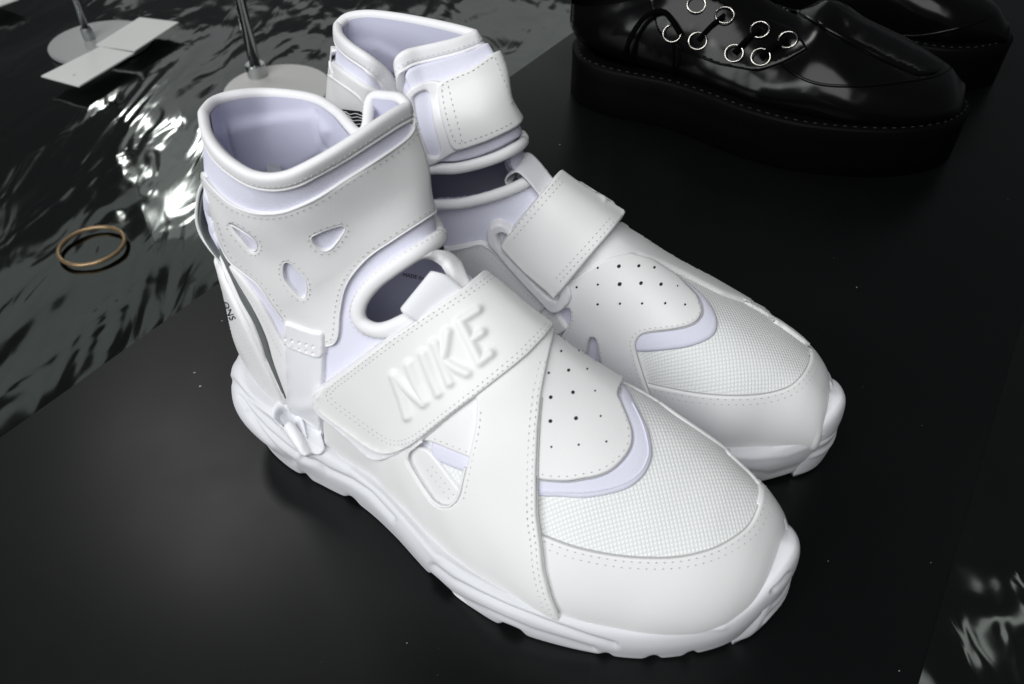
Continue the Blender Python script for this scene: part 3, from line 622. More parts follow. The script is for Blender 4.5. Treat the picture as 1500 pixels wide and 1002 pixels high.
piping('ankle_piping', A, T, top_l, 1.8, .5, M['binding'], closed=False, parent=ankle)
piping('ankle_piping', A, T, bot_l, 1.8, .45, M['binding'], closed=False, parent=ankle)
piping('ankle_piping', A, T, left_l, 1.8, .45, M['binding'], closed=False, parent=ankle)
for c_ in (cut1, cut2, cut3): piping('cutout_piping', A, T, inset(c_, 1.0 if not inside(inset(c_, 1.)[:1], c_)[0] else -1.0), 1.7, .38, M['binding'], parent=ankle)
def outset(c, d):
    q = inset(c, d); return q if not inside(q[:1], c)[0] else inset(c, -d)
ss = [seam(T, outset(c_, 5.5), 2.2, True) for c_ in (cut1, cut2, cut3)]
ss += [seam(T, inset(top_l, -6, False), 2.25, False), seam(T, inset(bot_l, 7, False) if not inside(inset(bot_l, -7, False)[20:21], ank_o)[0] else inset(bot_l, -7, False), 2.25, False), seam(T, inset(left_l, 7, False) if not inside(inset(left_l, -7, False)[20:21], ank_o)[0] else inset(left_l, -7, False), 2.2, False)]
stitches(A, ss, M['thread'], ankle, length=1.3, width=.5, pitch=3.2)
# --- lower edge of the cuff and keyhole: thick rolled binding
key = smooth_line([(668,290),(660,322),(644,346),(622,362),(600,376),(578,391),(556,407),(541,422),(530,439),(526,456),(530,470),(541,479),(556,483),(572,480),(588,473),(606,464),(626,452),(645,436)], 3)
o = piping('keyhole_binding', A, T, key, 1.0, 3.2, M['binding'], closed=False, r2=4.0)
stitches(A, [seam(T, inset(key, d_, False), 3.2, False) for d_ in ((9.5,) if not inside(inset(key, 9.5, False)[60:61], SLOT_A)[0] else (-9.5,))], M['threadw'], o, length=1.5, width=.6, pitch=2.8)
# under-side of the far lip: neoprene tongue edge
lipb = smooth_line([(640,372),(662,384),(676,400),(690,424),(700,450)], 3)
tong_far = panel('keyhole_lip', A, T, poly([(598,372),(630,364),(654,370),(672,385),(684,408),(700,440),(670,450),(660,425),(655,402),(648,389),(636,381),(622,379),(606,386)], 2, 4), M['binding'], h=3.2, edge=2.6, smooth=8)
# --- pull loop of webbing over the tongue edge
def ribbon(name, shoe, rows, mat, thick=.8, parent=None, nu=14, nv=28):
    """rows: list of (left xyz, right xyz) world points along the ribbon"""
    Lr = np.array([r[0] for r in rows]); Rr = np.array([r[1] for r in rows]); t = np.linspace(0, len(rows) - 1.0001, nv); a, b = spline(t, Lr), spline(t, Rr)
    u = np.linspace(0, 1, nu)[None, :, None]; G = a[:, None] * (1 - u) + b[:, None] * u
    N = np.cross(np.gradient(G, axis=0), np.gradient(G, axis=1)); N /= np.linalg.norm(N, axis=2)[..., None] + 1e-12; c = G.mean((0, 1))
    G2 = G + N * thick / 2000; G1 = G - N * thick / 2000; V = np.concatenate([G2.reshape(-1, 3), G1.reshape(-1, 3)]); n, m = nv, nu; F = grid_faces(n, m).tolist(); o = n * m
    F += [[i + o for i in f[::-1]] for f in F[:]]
    bd = [i for i in range(m)] + [i * m + m - 1 for i in range(1, n)] + [(n - 1) * m + j for j in range(m - 2, -1, -1)] + [i * m for i in range(n - 2, 0, -1)]
    for p, q in zip(bd, bd[1:] + bd[:1]): F.append([q, p, p + o, q + o])
    me = raw(name, shoe.local(V), F); ob = link(name, me, mat, parent or shoe.root)
    bm = bmesh.new(); bm.from_mesh(me); bmesh.ops.recalc_face_normals(bm, faces=bm.faces); bm.to_mesh(me); bm.free()
    return ob
def at_t(px, t): return CAM + rays(px) * np.asarray(t).reshape(-1, 1)
def dist(P): return np.linalg.norm(P - CAM, axis=-1)
def rib_on(shoe, last, left, right, lifts):          # ribbon rows given as px pairs with a lift (mm) off the surface
    a, _ = last.lay(left); b, _ = last.lay(right); na = last.lay(left)[1]; nb = last.lay(right)[1]; l = np.asarray(lifts)[:, None] / 1000
    return list(zip(a + na * l, b + nb * l))
loop_rows = rib_on(A, T, [(655,488),(622,470),(600,455),(593,449),(594,447),(604,452),(622,468)], [(705,452),(672,425),(650,408),(634,400),(630,400),(640,406),(660,420)], [4.5, 6.5, 7.5, 6, 3.5, 2.6, 2.2])
ribbon('pull_loop', A, loop_rows, M['webbing'], .9)
# --- fastening tab and webbing at the ankle
tab_o = poly([(419,470),(421,466),(430,468),(445,474),(462,480),(476,481),(480,485),(480,500),(480,516),(477,521),(470,523),(455,518),(437,511),(421,504),(418,498)], 2, 4)
dots = [(424 + i * 10.2, 491.5 + i * 3.0, 1.7) for i in range(5)] + [(424 + i * 10.2, 501.5 + i * 3.0, 1.7) for i in range(5)]
web_o = poly([(420,495),(478,515),(477,545),(474,580),(473,600),(475,622),(471,640),(478,660),(470,668),(456,664),(448,652),(440,630),(430,604),(424,580),(422,550)], 2.2, 4)
BT = A.both
def folds(p, d): return .9 * np.exp(-(polydist(p, np.array([(424,585),(445,592),(472,588)], float), False) / 10) ** 2) - .8 * np.exp(-(polydist(p, np.array([(440,610),(462,618),(476,640)], float), False) / 6) ** 2) + .7 * np.exp(-(polydist(p, np.array([(450,640),(470,640)], float), False) / 8) ** 2)
panel('ankle_webbing', A, BT, web_o, M['webbing'], h=2.8, edge=.9, smooth=80, relief=folds, sink=2)
tab = panel('fastening_tab', A, T, tab_o, M['rubber'], h=3.7, edge=1.8, smooth=30, relief=lambda p, d: -.9 * np.max([np.exp(-(np.hypot(p[:, 0] - x, p[:, 1] - y) / r) ** 4) for x, y, r in dots], 0), sink=3, step=1.3)
# --- inner overlay strip beside the heel counter, then the counter itself
hin_o = poly([(330,385),(340,386),(352,398),(367,417),(384,440),(399,466),(411,490),(424,512),(430,540),(426,600),(415,600),(400,560),(380,500),(355,440),(335,405)], 2.2, 4)
hin = panel('heel_overlay', A, T, hin_o, M['leather'], h=1.8, edge=1)
hs = smooth_line([(352,407),(368,430),(384,456),(397,482),(408,504),(416,520)], 2)
stitches(A, [seam(T, hs, 2.0, False)], M['threadw'], hin, length=1, width=.45, pitch=2.2)
cnt_edge = [(320,362),(328,378),(338,396),(352,423),(366,448),(378,470),(389,498),(397,524),(408,550),(418,570),(424,582)]
lin_edge = [(322,357),(333,374),(343,393),(357,418),(372,444),(384,468),(395,495),(403,522),(412,548),(420,570),(424,582)]
cnt_o = np.r_[smooth_line(cnt_edge, 2.2), poly([(430,600),(428,625),(404,618),(375,592),(348,562),(333,530),(331,480),(329,430),(324,392),(317,366)], 2.5, 2)[:-4]]
lin_o = np.r_[smooth_line(lin_edge, 2.2), poly([(424,590),(412,575),(396,548),(384,505),(370,470),(350,430),(336,404),(324,378)], 2.5, 2)[:-4]]
panel('counter_lining', A, T, lin_o, M['darkedge'], h=2.6, edge=.5, sink=1, wobble=0)
counter = panel('heel_counter', A, T, cnt_o, M['leather'], h=4.0, edge=.8, sink=2, wobble=.15)
cs = smooth_line([(360,478),(372,500),(382,520),(393,545),(405,568),(414,584)], 2)
stitches(A, [seam(T, cs, 4.1, False), seam(T, cs + [-9, 6], 4.1, False)], M['threadw'], counter, length=1, width=.45, pitch=2.4)
# printed word running round the heel
dirv = np.array([13., 27.]); dirv /= np.linalg.norm(dirv); upv = np.array([dirv[1], -dirv[0]])
strap_text('ONS', A, T, lambda v: np.array([354., 464.]) + ((v[:, :1] - v[:, 0].max()) * 14) * dirv + (v[:, 1:2] * 13 - 6) * upv, 4.3, M['ink'], counter)
# free-standing pull strip behind the ankle
def strip(pts_l, pts_r, ys):
    a = A.world(at_y(A, np.c_[pts_l, ys]) / 1000); b = A.world(at_y(A, np.c_[pts_r, np.array(ys) + 14]) / 1000); return list(zip(a, b))
st_l = np.array([(301,262),(292,280),(288,303),(288,325),(294,345),(306,364),(321,382),(330,396)], float)
ysl = [-12, -13, -14, -15, -16, -18, -20, -22]
a_ = A.world(at_y(A, np.c_[st_l, ysl]) / 1000)
off = A.Rm @ np.array([-.004, .012]); b_ = a_ + np.array([off[0], off[1], 0])
rows = list(zip(a_, b_)); ribbon('heel_pull_strip', A, rows, M['leather'], 1.6)
in_ = A.Rm @ np.array([.0035, -.0012]); a2 = a_ + np.array([in_[0], in_[1], 0]); b2_ = b_ + np.array([in_[0], in_[1], 0])
ribbon('heel_pull_lining', A, list(zip(a2, b2_)), M['darkedge'], 1.0)
piping('heel_pad', A, T, smooth_line([(308,285),(306,303),(309,323),(316,343),(325,358)], 3), -1.5, 4, M['neo'], closed=False, r2=7)
# --- toggle at the foot of the webbing
panel('toggle_loop', A, BT, smooth_line([(402,614),(399,603),(404,594),(415,589),(427,590),(436,598),(442,612),(448,632),(452,648),(443,642),(436,629),(429,616),(421,608),(412,606),(410,613),(415,624),(419,633),(411,629)], 1.6, True), M['webbing'], h=6.0, edge=2.2, smooth=80, sink=2, step=1.3)
panel('toggle_peg', A, BT, smooth_line([(416,630),(419,623),(427,621),(436,628),(448,641),(458,654),(461,662),(456,667),(448,665),(438,657),(427,647),(419,638)], 1.6, True), M['rubber'], h=7.0, edge=3.2, smooth=80, sink=2, step=1.3)
# --- toe bumper
tA = np.r_[T.lay([(1077,928),(1082,915),(1087,906),(1103,888),(1113,868),(1119,850),(1130,836),(1143,821),(1150,803),(1154,791)], .3)[0], near(A, [(302,-2,51),(298,8,46),(289,18,40),(279,26,34),(266,32,28)])]
toe_bumper(A, tA, (272, -65), (255, 37), .16, .62)
# straps of the collar buckle at the front
bk_o = poly([(606,158),(612,149),(626,148),(630,152),(634,190),(640,240),(652,262),(640,262),(628,235),(618,200),(608,176)], 2, 3)
panel('collar_buckle', A, T, bk_o, M['plastic'], h=5.5, edge=1.0, sink=3)

# inside of the near cuff: a size tag and the printed origin on the lining
tgp = A.inner.lay([(392,238),(412,238),(414,250),(392,250)], 1.0)[0]; link('lining_tag', raw('lining_tag', A.local(tgp), [(0, 1, 2, 3)]), M['webbing'], A.root, False)
for txt, oy, sz in (('MADE IN', 0, 8),):
    strap_text(txt, A, A.inner, lambda v: np.array([590., 404. + oy]) + v[:, :1] * sz * np.array([.97, .2]) + v[:, 1:2] * sz * np.array([.2, -.97]), .3, M['ink'], A.root, name='lining_print')
# ================================================================ far shoe (left foot), seen from its inner side
B = Shoe(OB, AB, -1); B.sole_world = False
B.grooves = [([(1040,668),(1100,672),(1150,668),(1184,655)], 4, .4), ([(1080,690),(1130,695),(1180,680)], 4, -.5)]
B.pads = [([(500,62),(525,56),(560,60),(590,75),(600,100),(560,110),(520,90)], 1.8, 2)]; B.creases = []; B.lobes = []; B.notches = []
SLOT_B = rnd([(560,250),(600,240),(640,238),(668,239),(698,232),(728,222),(745,214),(748,225),(748,240),(756,250),(775,262),(760,270),(742,276),(708,287),(676,294),(640,296),(600,298),(560,296)], 3)
RIM_B = ([(698,51,-4),(670,43,-8),(630,34,-12),(580,25,-15),(540,21,-15),(510,25,-11),(494,38,-4)],
         [(698,51,-4),(672,61,4),(644,68,10),(612,75,16),(594,80,21),(583,90,23),(585,106,22),(593,128,18),(597,144,13),(588,142,12),(577,124,17),(562,104,22),(540,87,27),(512,68,22),(497,52,8),(494,38,-4)])
make_body(B, RINGS_B, SLOT_B, 'white high-top sneaker farther from the camera, its inner side and grey-stitched cuff tab in view', rim=RIM_B, sagL=.1, sagM=.8)
T = B.last; BT = B.both
collar(B)
mesh_o = rnd([(880,430),(925,360),(950,355),(990,375),(1040,418),(1100,448),(1150,472),(1178,492),(1190,512),(1190,535),(1178,558),(1155,574),(1110,583),(1060,584),(1013,579),(960,570),(900,575),(880,500)], 3)
panel('mesh_vamp', B, T, mesh_o, M['mesh'], h=.9, edge=1)
sb = smooth_line([(900,548),(925,553),(952,560),(973,565),(1013,573),(1060,578),(1110,577),(1150,568),(1170,553),(1182,532),(1183,510),(1172,492),(1151,478),(1124,465),(1088,451),(1051,437),(1002,412),(960,391),(925,373)], 3)
sb_all = sb; sb = sb[:np.argmax(sb[:, 0] > 1182.5) + 9]
toe_o = np.r_[sb, smooth_line([(1186,500),(1192,494),(1206,500),(1228,530),(1250,590),(1230,680),(1130,720),(1020,700),(940,640),(890,590)], 3)]
tb = panel('toe_band', B, T, toe_o, M['leather'], h=2.3, edge=1.1)
piping('cut_edge_and_shade', B, T, sb[6:-6] + [0, -.6], 1.15, .3, M['edge'], closed=False, parent=tb)
s1 = sb
stitches(B, [seam(T, inset(s1, -5, False), 2.4, False), seam(T, inset(s1, -12, False), 2.35, False)], M['thread'], tb, length=1.2, width=.55, pitch=3.8)
trim_o = rnd([(925,480),(953,482),(993,478),(1017,470),(1023,458),(1015,437),(985,407),(1003,413),(1030,437),(1045,458),(1050,477),(1044,493),(1024,504),(993,511),(935,514),(925,500)], 2.5)
panel('tongue_trim', B, T, trim_o, M['neo'], h=2.6, edge=2.4, puff=.5)
wing_o = poly([(835,410),(850,370),(905,328),(935,346),(965,366),(1005,389),(1050,412),(1100,436),(1150,460),(1188,484),(1200,500),(1186,500),(1150,475),(1100,450),(1055,434),(1003,408),(962,388),(925,374),(893,380),(860,400)], 2.5, 3)
panel('tongue_wing', B, T, wing_o, M['leather'], h=3.0, edge=1)
q_o = poly([(843,404),(868,387),(893,376),(920,373),(950,383),(987,407),(1017,437),(1026,459),(1020,472),(1008,479),(985,483),(953,485),(941,488),(935,496),(934,505),(938,520),(950,556),(960,580),(985,630),(1020,700),(960,720),(860,640),(800,560),(770,500),(790,460),(800,430)], 2.2, 4)
c1 = smooth_line([(871,490.5),(876,495),(880,514),(885,541),(896,600),(860,600),(861,528),(864,508),(867,495)], 2, True)
c2 = smooth_line([(834,448),(838,460),(836,470),(828,484),(815,500),(790,480),(800,450)], 2, True)
perfB = [(876.7,390.7,1.7),(905,390.7,2.8),(931.7,392.7,2.4),(953,397,2),(848,416.7,1.9),(878,414,1.7),(908,415,3.1),(936.7,416,2.8),(964,420,2.6),(987,424,1.2),(878.7,442,2),(910,442,1.9),(940.7,443.7,1.9),(972,446,1.8),(999,450,1.7)]
quB = panel('quarter_overlay', B, T, q_o, M['leather'], h=3.9, edge=1.1, holes=[c1, c2])
perforations(B, T, perfB, 3.9, quB)
piping('cut_edge_and_shade', B, T, smooth_line([(987,407),(1017,437),(1026,459),(1020,472),(1008,479),(985,483),(953,485),(941,488),(935,496),(934,505),(938,520),(950,556),(960,580),(974,606)], 2), 3.0, .3, M['edge'], closed=False, parent=quB)
e1 = smooth_line([(1012,440),(1020,458),(1012,470),(990,477),(953,479),(937,483),(928,494),(928,505),(932,521),(943,557),(953,581),(975,625)], 2)
stitches(B, [seam(T, e1, 4.0, False), seam(T, outset(c1, 5), 4.0, True), seam(T, outset(c2, 5), 4.0, True)], M['thread'], quB, length=1.2, width=.5, pitch=2.9)
e2 = smooth_line([(936,530),(945,562),(955,585)], 2); stitches(B, [seam(T, e2 - [8, -2], 4.0, False)], M['thread'], quB, length=1.2, width=.5, pitch=2.9)
# panel behind the strap loop and its piping
mp_o = poly([(600,362),(627,360),(662,360),(690,354),(705,351),(716,355),(727,364),(760,397),(818,455),(835,480),(800,500),(740,470),(660,430),(600,400)], 2.2, 5)
mp = panel('instep_panel', B, T, mp_o, M['leather'], h=2.6, edge=1.2)
l1 = smooth_line([(600,364),(627,363),(662,363),(690,357),(705,354),(714,358),(726,367),(760,401),(812,453)], 2)
piping('instep_piping', B, T, l1, 2.5, .8, M['binding'], closed=False, parent=mp)
stitches(B, [seam(T, l1 + [-5, 6], 2.75, False), seam(T, smooth_line([(687,367),(694,376),(700,382),(708,389)], 2), 2.75, False)], M['thread'], mp, length=1.1, width=.4, pitch=2.6)
# strap loop frame
fr_o = smooth_line([(714,341),(715,333),(718,326),(726,320.5),(735,320),(745,325),(760,338),(800,372),(830,402),(840,416),(843,428),(840,438),(833,446),(823,453),(815,454),(806,449),(760,401),(727,364),(717,353)], 2, True)
fr_s = smooth_line([(731,340),(734,336.5),(740,337),(752,347),(790,383),(815,410),(821,424),(821,431),(817,432),(806,425),(784,404),(750,370),(736,353)], 1.8, True)
panel('strap_loop', B, T, fr_o, M['plastic'], h=5.6, edge=1.5, holes=[fr_s], smooth=10, sink=1)
# forefoot strap
st_o = poly([(735,352),(741,342),(775,302),(817,252),(838,263),(855,272),(876,289),(893,304),(909,322),(905,329),(868,372),(829,420),(818,431),(812,423),(775,392)], 2, 3)
bmp = [[(845,278),(862,296),(872,312)],[(856,279),(872,296),(880,309)],[(868,288),(882,304)],[(880,297),(890,310)]]
stB = panel('forefoot_strap', B, T, st_o, M['leather2'], h=9.0, edge=1.5, smooth=25, sink=3, relief=lambda p, d: .8 * np.max([np.exp(-(polydist(p, np.array(b, float), False) / 3) ** 2) for b in bmp], 0))
FB = last_of(stB, B)
sts = [seam(FB, np.array([(745,346),(779,306),(819,260)]) + k, .2, False) for k in ([0, 0], [6, 5])] + [seam(FB, np.array([(819,414),(860,369),(900,324)]) - k, .2, False) for k in ([0, 0], [6, 5])]
stitches(B, sts, M['thread'], stB, length=1.3, width=.5, pitch=2.9)
# slot edges, little far tube, pull loop
o = piping('tongue_binding', B, T, smooth_line([(580,300),(620,300),(642,299),(676,297),(708,290),(742,279),(776,264),(800,250)], 3), .8, 2.7, M['binding'], closed=False, r2=3.2)
stitches(B, [seam(T, smooth_line([(590,308),(642,306),(676,304),(710,297),(744,286),(772,276)], 3), 2.2, False)], M['threadw'], o, length=1.4, width=.5, pitch=2.7)
piping('cuff_lower_binding', B, T, smooth_line([(590,244),(620,243),(642,242),(668,242),(698,236),(730,225),(766,204),(774,198)], 3), 3.2, 2.5, M['binding'], closed=False, r2=3.0)
fl_o = poly([(600,232),(640,234),(670,234),(700,227),(730,215),(765,195),(770,190),(735,105),(712,62),(690,75),(644,87),(612,95),(597,101),(594,112),(602,130),(608,150),(612,200)], 2.4, 3)
flB = panel('cuff_flap', B, T, fl_o, M['neo'], h=3.4, edge=1.5, sink=1)
tubeP = at_y(B, [(747,220,-10),(747,232,-10),(749,244,-8),(758,252,-5),(772,258,-2),(790,262,0)]) / 1000
sweep('keyhole_binding', B, smooth_line(B.world(tubeP), .002), circ(3.0, 3.4, 12), M['binding'])
def obj_w(sh, p): p = np.array(p, float) / 1000; return np.r_[sh.Rm @ p[:2] + sh.O, p[2]]
ribbon('pull_loop', B, [(obj_w(B, (x, -11, z - 3)), obj_w(B, (x - .5, 4, z))) for x, z in ((144, 140), (136, 147.5), (128.5, 155), (122.5, 158.5), (117.5, 155), (115.5, 151), (117, 147))], M['webbing'], 1.0)
# collar buckle and leather tab
bk_o = poly([(598,138),(600,130),(607,123),(622,118),(637,116),(650,119),(660,150),(668,190),(676,216),(664,221),(640,235),(622,240),(606,200)], 2, 5)
bk_s = poly([(609,141),(613,136),(622,133),(628,136),(632,155),(638,185),(646,214),(645,221),(640,224),(632,222),(620,190)], 1.8, 3)
panel('collar_buckle', B, T, bk_o, M['plastic'], h=5.4, edge=1.2, holes=[bk_s], sink=1)
tab_o = poly([(643,131),(643,124),(647,119),(655,115),(690,101),(718,81),(726,77),(766,176),(760,178),(740,190),(712,202),(680,213),(671,215),(665,212),(660,204),(652,178),(646,152)], 2, 5)
tabB = panel('collar_tab', B, T, tab_o, M['leather2'], h=6.8, edge=1.1, sink=2, step=1.5)
TBL = last_of(tabB, B)
bb = outset(tab_o, -4); bb = inset(tab_o, 4) if inside(inset(tab_o, 4)[:1], tab_o)[0] else inset(tab_o, -4); bb = bb[(bb[:, 0] < 752)]
k0 = np.argmax(np.linalg.norm(np.diff(np.r_[bb, bb[:1]], axis=0), axis=1)); bb = np.roll(bb, -(k0 + 1), 0)
stitches(B, [seam(TBL, bb, .15, False), seam(TBL, smooth_line([(656,123),(660,140),(666,165),(673,190),(677,210)], 2), .15, False)], M['thread'], tabB, length=1.5, width=.55, pitch=2.7)
# inner-side ankle panel and label
an_o = poly([(466,62),(474,65),(483,70),(492,91),(517,109),(542,125),(567,137),(585,150),(600,200),(600,300),(520,320),(470,250),(463,120)], 2.4, 4)
anB = panel('ankle_panel', B, T, an_o, M['leather'], h=2.6, edge=1)
piping('ankle_piping', B, T, smooth_line([(466,90),(474,101),(486,110),(499,118),(513,127),(526,136),(534,145),(540,160)], 2), 2.6, .7, M['binding'], closed=False, parent=anB)
lb = panel('woven_label', B, T, poly([(505,158),(533,160),(545,185),(525,205),(500,190)], 2, 1), mat('black_label', (.012, .012, .014), .7, .2), h=3.4, edge=.5, parent=B.root)
for k, y in enumerate((163, 167.5, 172, 177, 182)):
    piping('label_mark', B, T, smooth_line([(506 + k * 3, y), (514 + k * 3, y - 1.5), (520 + k * 2, y + 2), (528 + k * 2, y), (536 + k, y + 3)], 1.5), 3.5, .22, M['binding'], closed=False, parent=lb)
# toe bumper
tB = np.r_[near(B, [(262,-66,28),(280,-58,32),(294,-46,38),(302,-32,46),(304,-18,51)]), T.lay([(1219,560),(1220,569),(1216,581),(1208,596),(1197,613),(1188,629),(1182,643),(1179,657)], .3)[0]]
toe_bumper(B, tB, (255, -72), (252, 38), .40, .86)
# ================================================================ plinth, floor and what stands round it
def poly_prism(name, pts, z0, z1, m, parent=None, bevel=0):
    n = len(pts); V = [(x, y, z0) for x, y in pts] + [(x, y, z1) for x, y in pts]
    me = raw(name, V, [list(range(n))[::-1], list(range(n, 2 * n))] + [[i, (i + 1) % n, n + (i + 1) % n, n + i] for i in range(n)])
    bm = bmesh.new(); bm.from_mesh(me); bmesh.ops.recalc_face_normals(bm, faces=bm.faces)
    if bevel: bmesh.ops.bevel(bm, geom=bm.edges[:], offset=bevel, segments=2, affect='EDGES')
    bm.to_mesh(me); bm.free(); return link(name, me, m, parent, smooth=False)
def plinth_mat(nt, b):
    tc = nd(nt, 'ShaderNodeTexCoord'); n = nd(nt, 'ShaderNodeTexNoise', Scale=7, Detail=6); nt.links.new(tc.outputs['Object'], n.inputs[0])
    mr = nd(nt, 'ShaderNodeMapRange'); mr.inputs[1].default_value = .3; mr.inputs[2].default_value = .7; mr.inputs[3].default_value = .27; mr.inputs[4].default_value = .38
    nt.links.new(n.outputs[0], mr.inputs[0]); nt.links.new(mr.outputs[0], b.inputs['Roughness'])
    n2 = nd(nt, 'ShaderNodeTexNoise', Scale=2600, Detail=2); nt.links.new(tc.outputs['Object'], n2.inputs[0])
    bp = nd(nt, 'ShaderNodeBump', Strength=.12, Distance=.0002); nt.links.new(n2.outputs[0], bp.inputs['Height']); nt.links.new(bp.outputs[0], b.inputs['Normal'])
M['plinth'] = mat('black_laminate', (.0022, .0024, .0026), .4, .32, plinth_mat)
u = np.array([.546, .8378]); nrm = np.array([.8378, -.546])
c = [nrm * -.431 + u * -.6, nrm * .0764 + u * -.6, nrm * .0764 + u * 2.2, nrm * -.431 + u * 2.2]
pl = poly_prism('plinth', [tuple(p) for p in c], -.445, 0, M['plinth'], bevel=.0012)
tag(pl, 'long matt black display plinth carrying the white sneakers and the black shoes', 'plinth')
# specks of dust on the plinth
def specks():
    V, F = [], []
    pts = [(820,212,.8),(285,546,.9),(293,566,1.0),(1213,822,.35),(1372,841,.4),(1317,983,.4),(596,942,.45),(325,470,.8),(1255,421,.6)]
    for _ in range(45): pts.append((random.uniform(60, 1480), random.uniform(120, 1000), random.uniform(.08, .2)))
    for x, y, r in pts:
        g = ground([(x, y)], .0002)[0]
        if not (-.42 < g[:2] @ nrm < .07): continue
        o = len(V); V += [(g[0] + r * .001 * math.cos(a) * random.uniform(.6, 1.2), g[1] + r * .001 * math.sin(a) * random.uniform(.3, .9), .0003) for a in np.linspace(0, 6.28, 6, endpoint=False)] + [(g[0], g[1], .0006)]
        F += [[o + i, o + (i + 1) % 6, o + 6] for i in range(6)]
    o = link('dust', raw('dust', V, F), mat('pale_dust', (.35, .35, .33), .9, .1)); tag(o, None, None, kind='stuff')
specks()
def film(nt, b):
    tc = nd(nt, 'ShaderNodeTexCoord'); mp = nd(nt, 'ShaderNodeMapping'); mp.inputs['Rotation'].default_value[2] = R(35); mp.inputs['Scale'].default_value = (.9, .35, 1); nt.links.new(tc.outputs['Object'], mp.inputs[0])
    h = None
    for sc, w_ in ((1.6, 1.0), (4.8, .3), (14, .06)):
        n = nd(nt, 'ShaderNodeTexNoise', Scale=sc, Detail=2, Distortion=1.2); nt.links.new(mp.outputs[0], n.inputs[0])
        m_ = nd(nt, 'ShaderNodeMath', operation='MULTIPLY'); nt.links.new(n.outputs[0], m_.inputs[0]); m_.inputs[1].default_value = w_
        if h is None: h = m_.outputs[0]
        else:
            a = nd(nt, 'ShaderNodeMath', operation='ADD'); nt.links.new(h, a.inputs[0]); nt.links.new(m_.outputs[0], a.inputs[1]); h = a.outputs[0]
    bp = nd(nt, 'ShaderNodeBump', Strength=1, Distance=.038); nt.links.new(h, bp.inputs['Height']); nt.links.new(bp.outputs[0], b.inputs['Normal'])
M['film'] = mat('black_mirror_film', (.09, .099, .096), .08, .5, film, metal=1.0)
fl = link('floor', raw('floor', [(-9, -4, -.45), (9, -4, -.45), (9, 12, -.45), (-9, 12, -.45)], [(0, 1, 2, 3)]), M['film'], smooth=False); tag(fl, None, None, kind='structure')
# dim surroundings that the film mirrors
M['wall'] = mat('dark_curtain', (.03, .033, .034), .8, .2); M['pale'] = mat('pale_wall', (.55, .55, .53), .8, .2)
# display stands
M['disc'] = mat('grey_enamel', (.42, .43, .43), .4, .4); M['chrome'] = mat('chrome', (.5, .52, .52), .12, .5, metal=1.0); M['card'] = mat('white_card', (.88, .89, .87), .6, .2, noise_bump(300, .05, .0002))
def cyl(name, x, y, z0, z1, r, m, parent, n=40, bevel=0):
    return poly_prism(name, [(x + r * math.cos(a), y + r * math.sin(a)) for a in np.linspace(0, 2 * math.pi, n, endpoint=False)], z0, z1, m, parent, bevel)
def stand(cp, px, r, pr, m, label):
    g = ground([cp], -.45)[0]; gp_ = ground([px], -.45)[0] - g; t = thing('display_stand', label, 'display stand', (g[0], g[1], -.45), 0, 'round-based display stands on the floor')
    o = cyl('base', 0, 0, .002, .012, r, m, t, 64, .002)
    p = cyl('pole', gp_[0], gp_[1], .012, 1.5, pr, M['chrome'], t, 16); p.data.polygons.foreach_set('use_smooth', np.ones(len(p.data.polygons), bool))
    cyl('collar', gp_[0], gp_[1], .0125, .04, pr * 1.8, M['chrome'], t, 20, .002); return t
stand((150, 66), (134, 64), .118, .0075, M['disc'], 'thin chrome pole on a grey round base behind the two white cards')
stand((408, 136), (379, 118), .115, .012, mat('pale_enamel', (.66, .66, .64), .4, .4), 'thicker chrome pole on a pale round base behind the near sneaker cuff')
def card(px, label, z=-.425):
    g = ground(px, z)[:, :2]; o = g.mean(0); t = poly_prism('card', [tuple(q - o) for q in g], 0, .003, M['card']); t.location = (*o, z); tag(t, label, 'card', 'white cards on the floor'); return t
c1_ = card([(61, 113), (116, 128), (197, 79), (147, 70)], 'white card lying flat with a faint small mark, nearer of the adjoining pair')
cm = ground([(108, 109)], -.4205)[0]; mk = cyl('mark', cm[0] - c1_.location[0], cm[1] - c1_.location[1], .0032, .0034, .0045, mat('embossed_mark', (.66, .67, .64), .6, .2), c1_, 12)
card([(141, 67), (198, 76), (262, 34), (205, 27)], 'blank white card lying flat, farther of the adjoining pair')
card([(-40, 26), (0, 10), (28, 0), (-10, -14)], 'white card cut off by the top left corner of the photo')
for p in [((61, 113), (147, 70)), ]: pass
# ring
g4 = ground([(85, 372), (181, 345), (115, 386), (150, 331)], -.44); gc = (g4[0] + g4[1]) / 2; rr = np.linalg.norm(g4[0] - g4[1]) / 2
a = np.linspace(0, 2 * math.pi, 72, endpoint=False); nv = 10; b = np.linspace(0, 2 * math.pi, nv, endpoint=False); r2 = .0036
V = np.stack([(rr + r2 * np.cos(b)[None]) * np.cos(a)[:, None], (rr + r2 * np.cos(b)[None]) * np.sin(a)[:, None] * 1.0, r2 * np.sin(b)[None] * np.ones((72, 1))], -1).reshape(-1, 3)
rg = link('ring', raw('ring', V, grid_faces(72, nv, True, True)), mat('brown_brass', (.36, .25, .14), .3, .5, metal=.6)); rg.location = (gc[0], gc[1], -.442); tag(rg, 'thin brown brass ring lying alone on the mirror floor', 'ring')
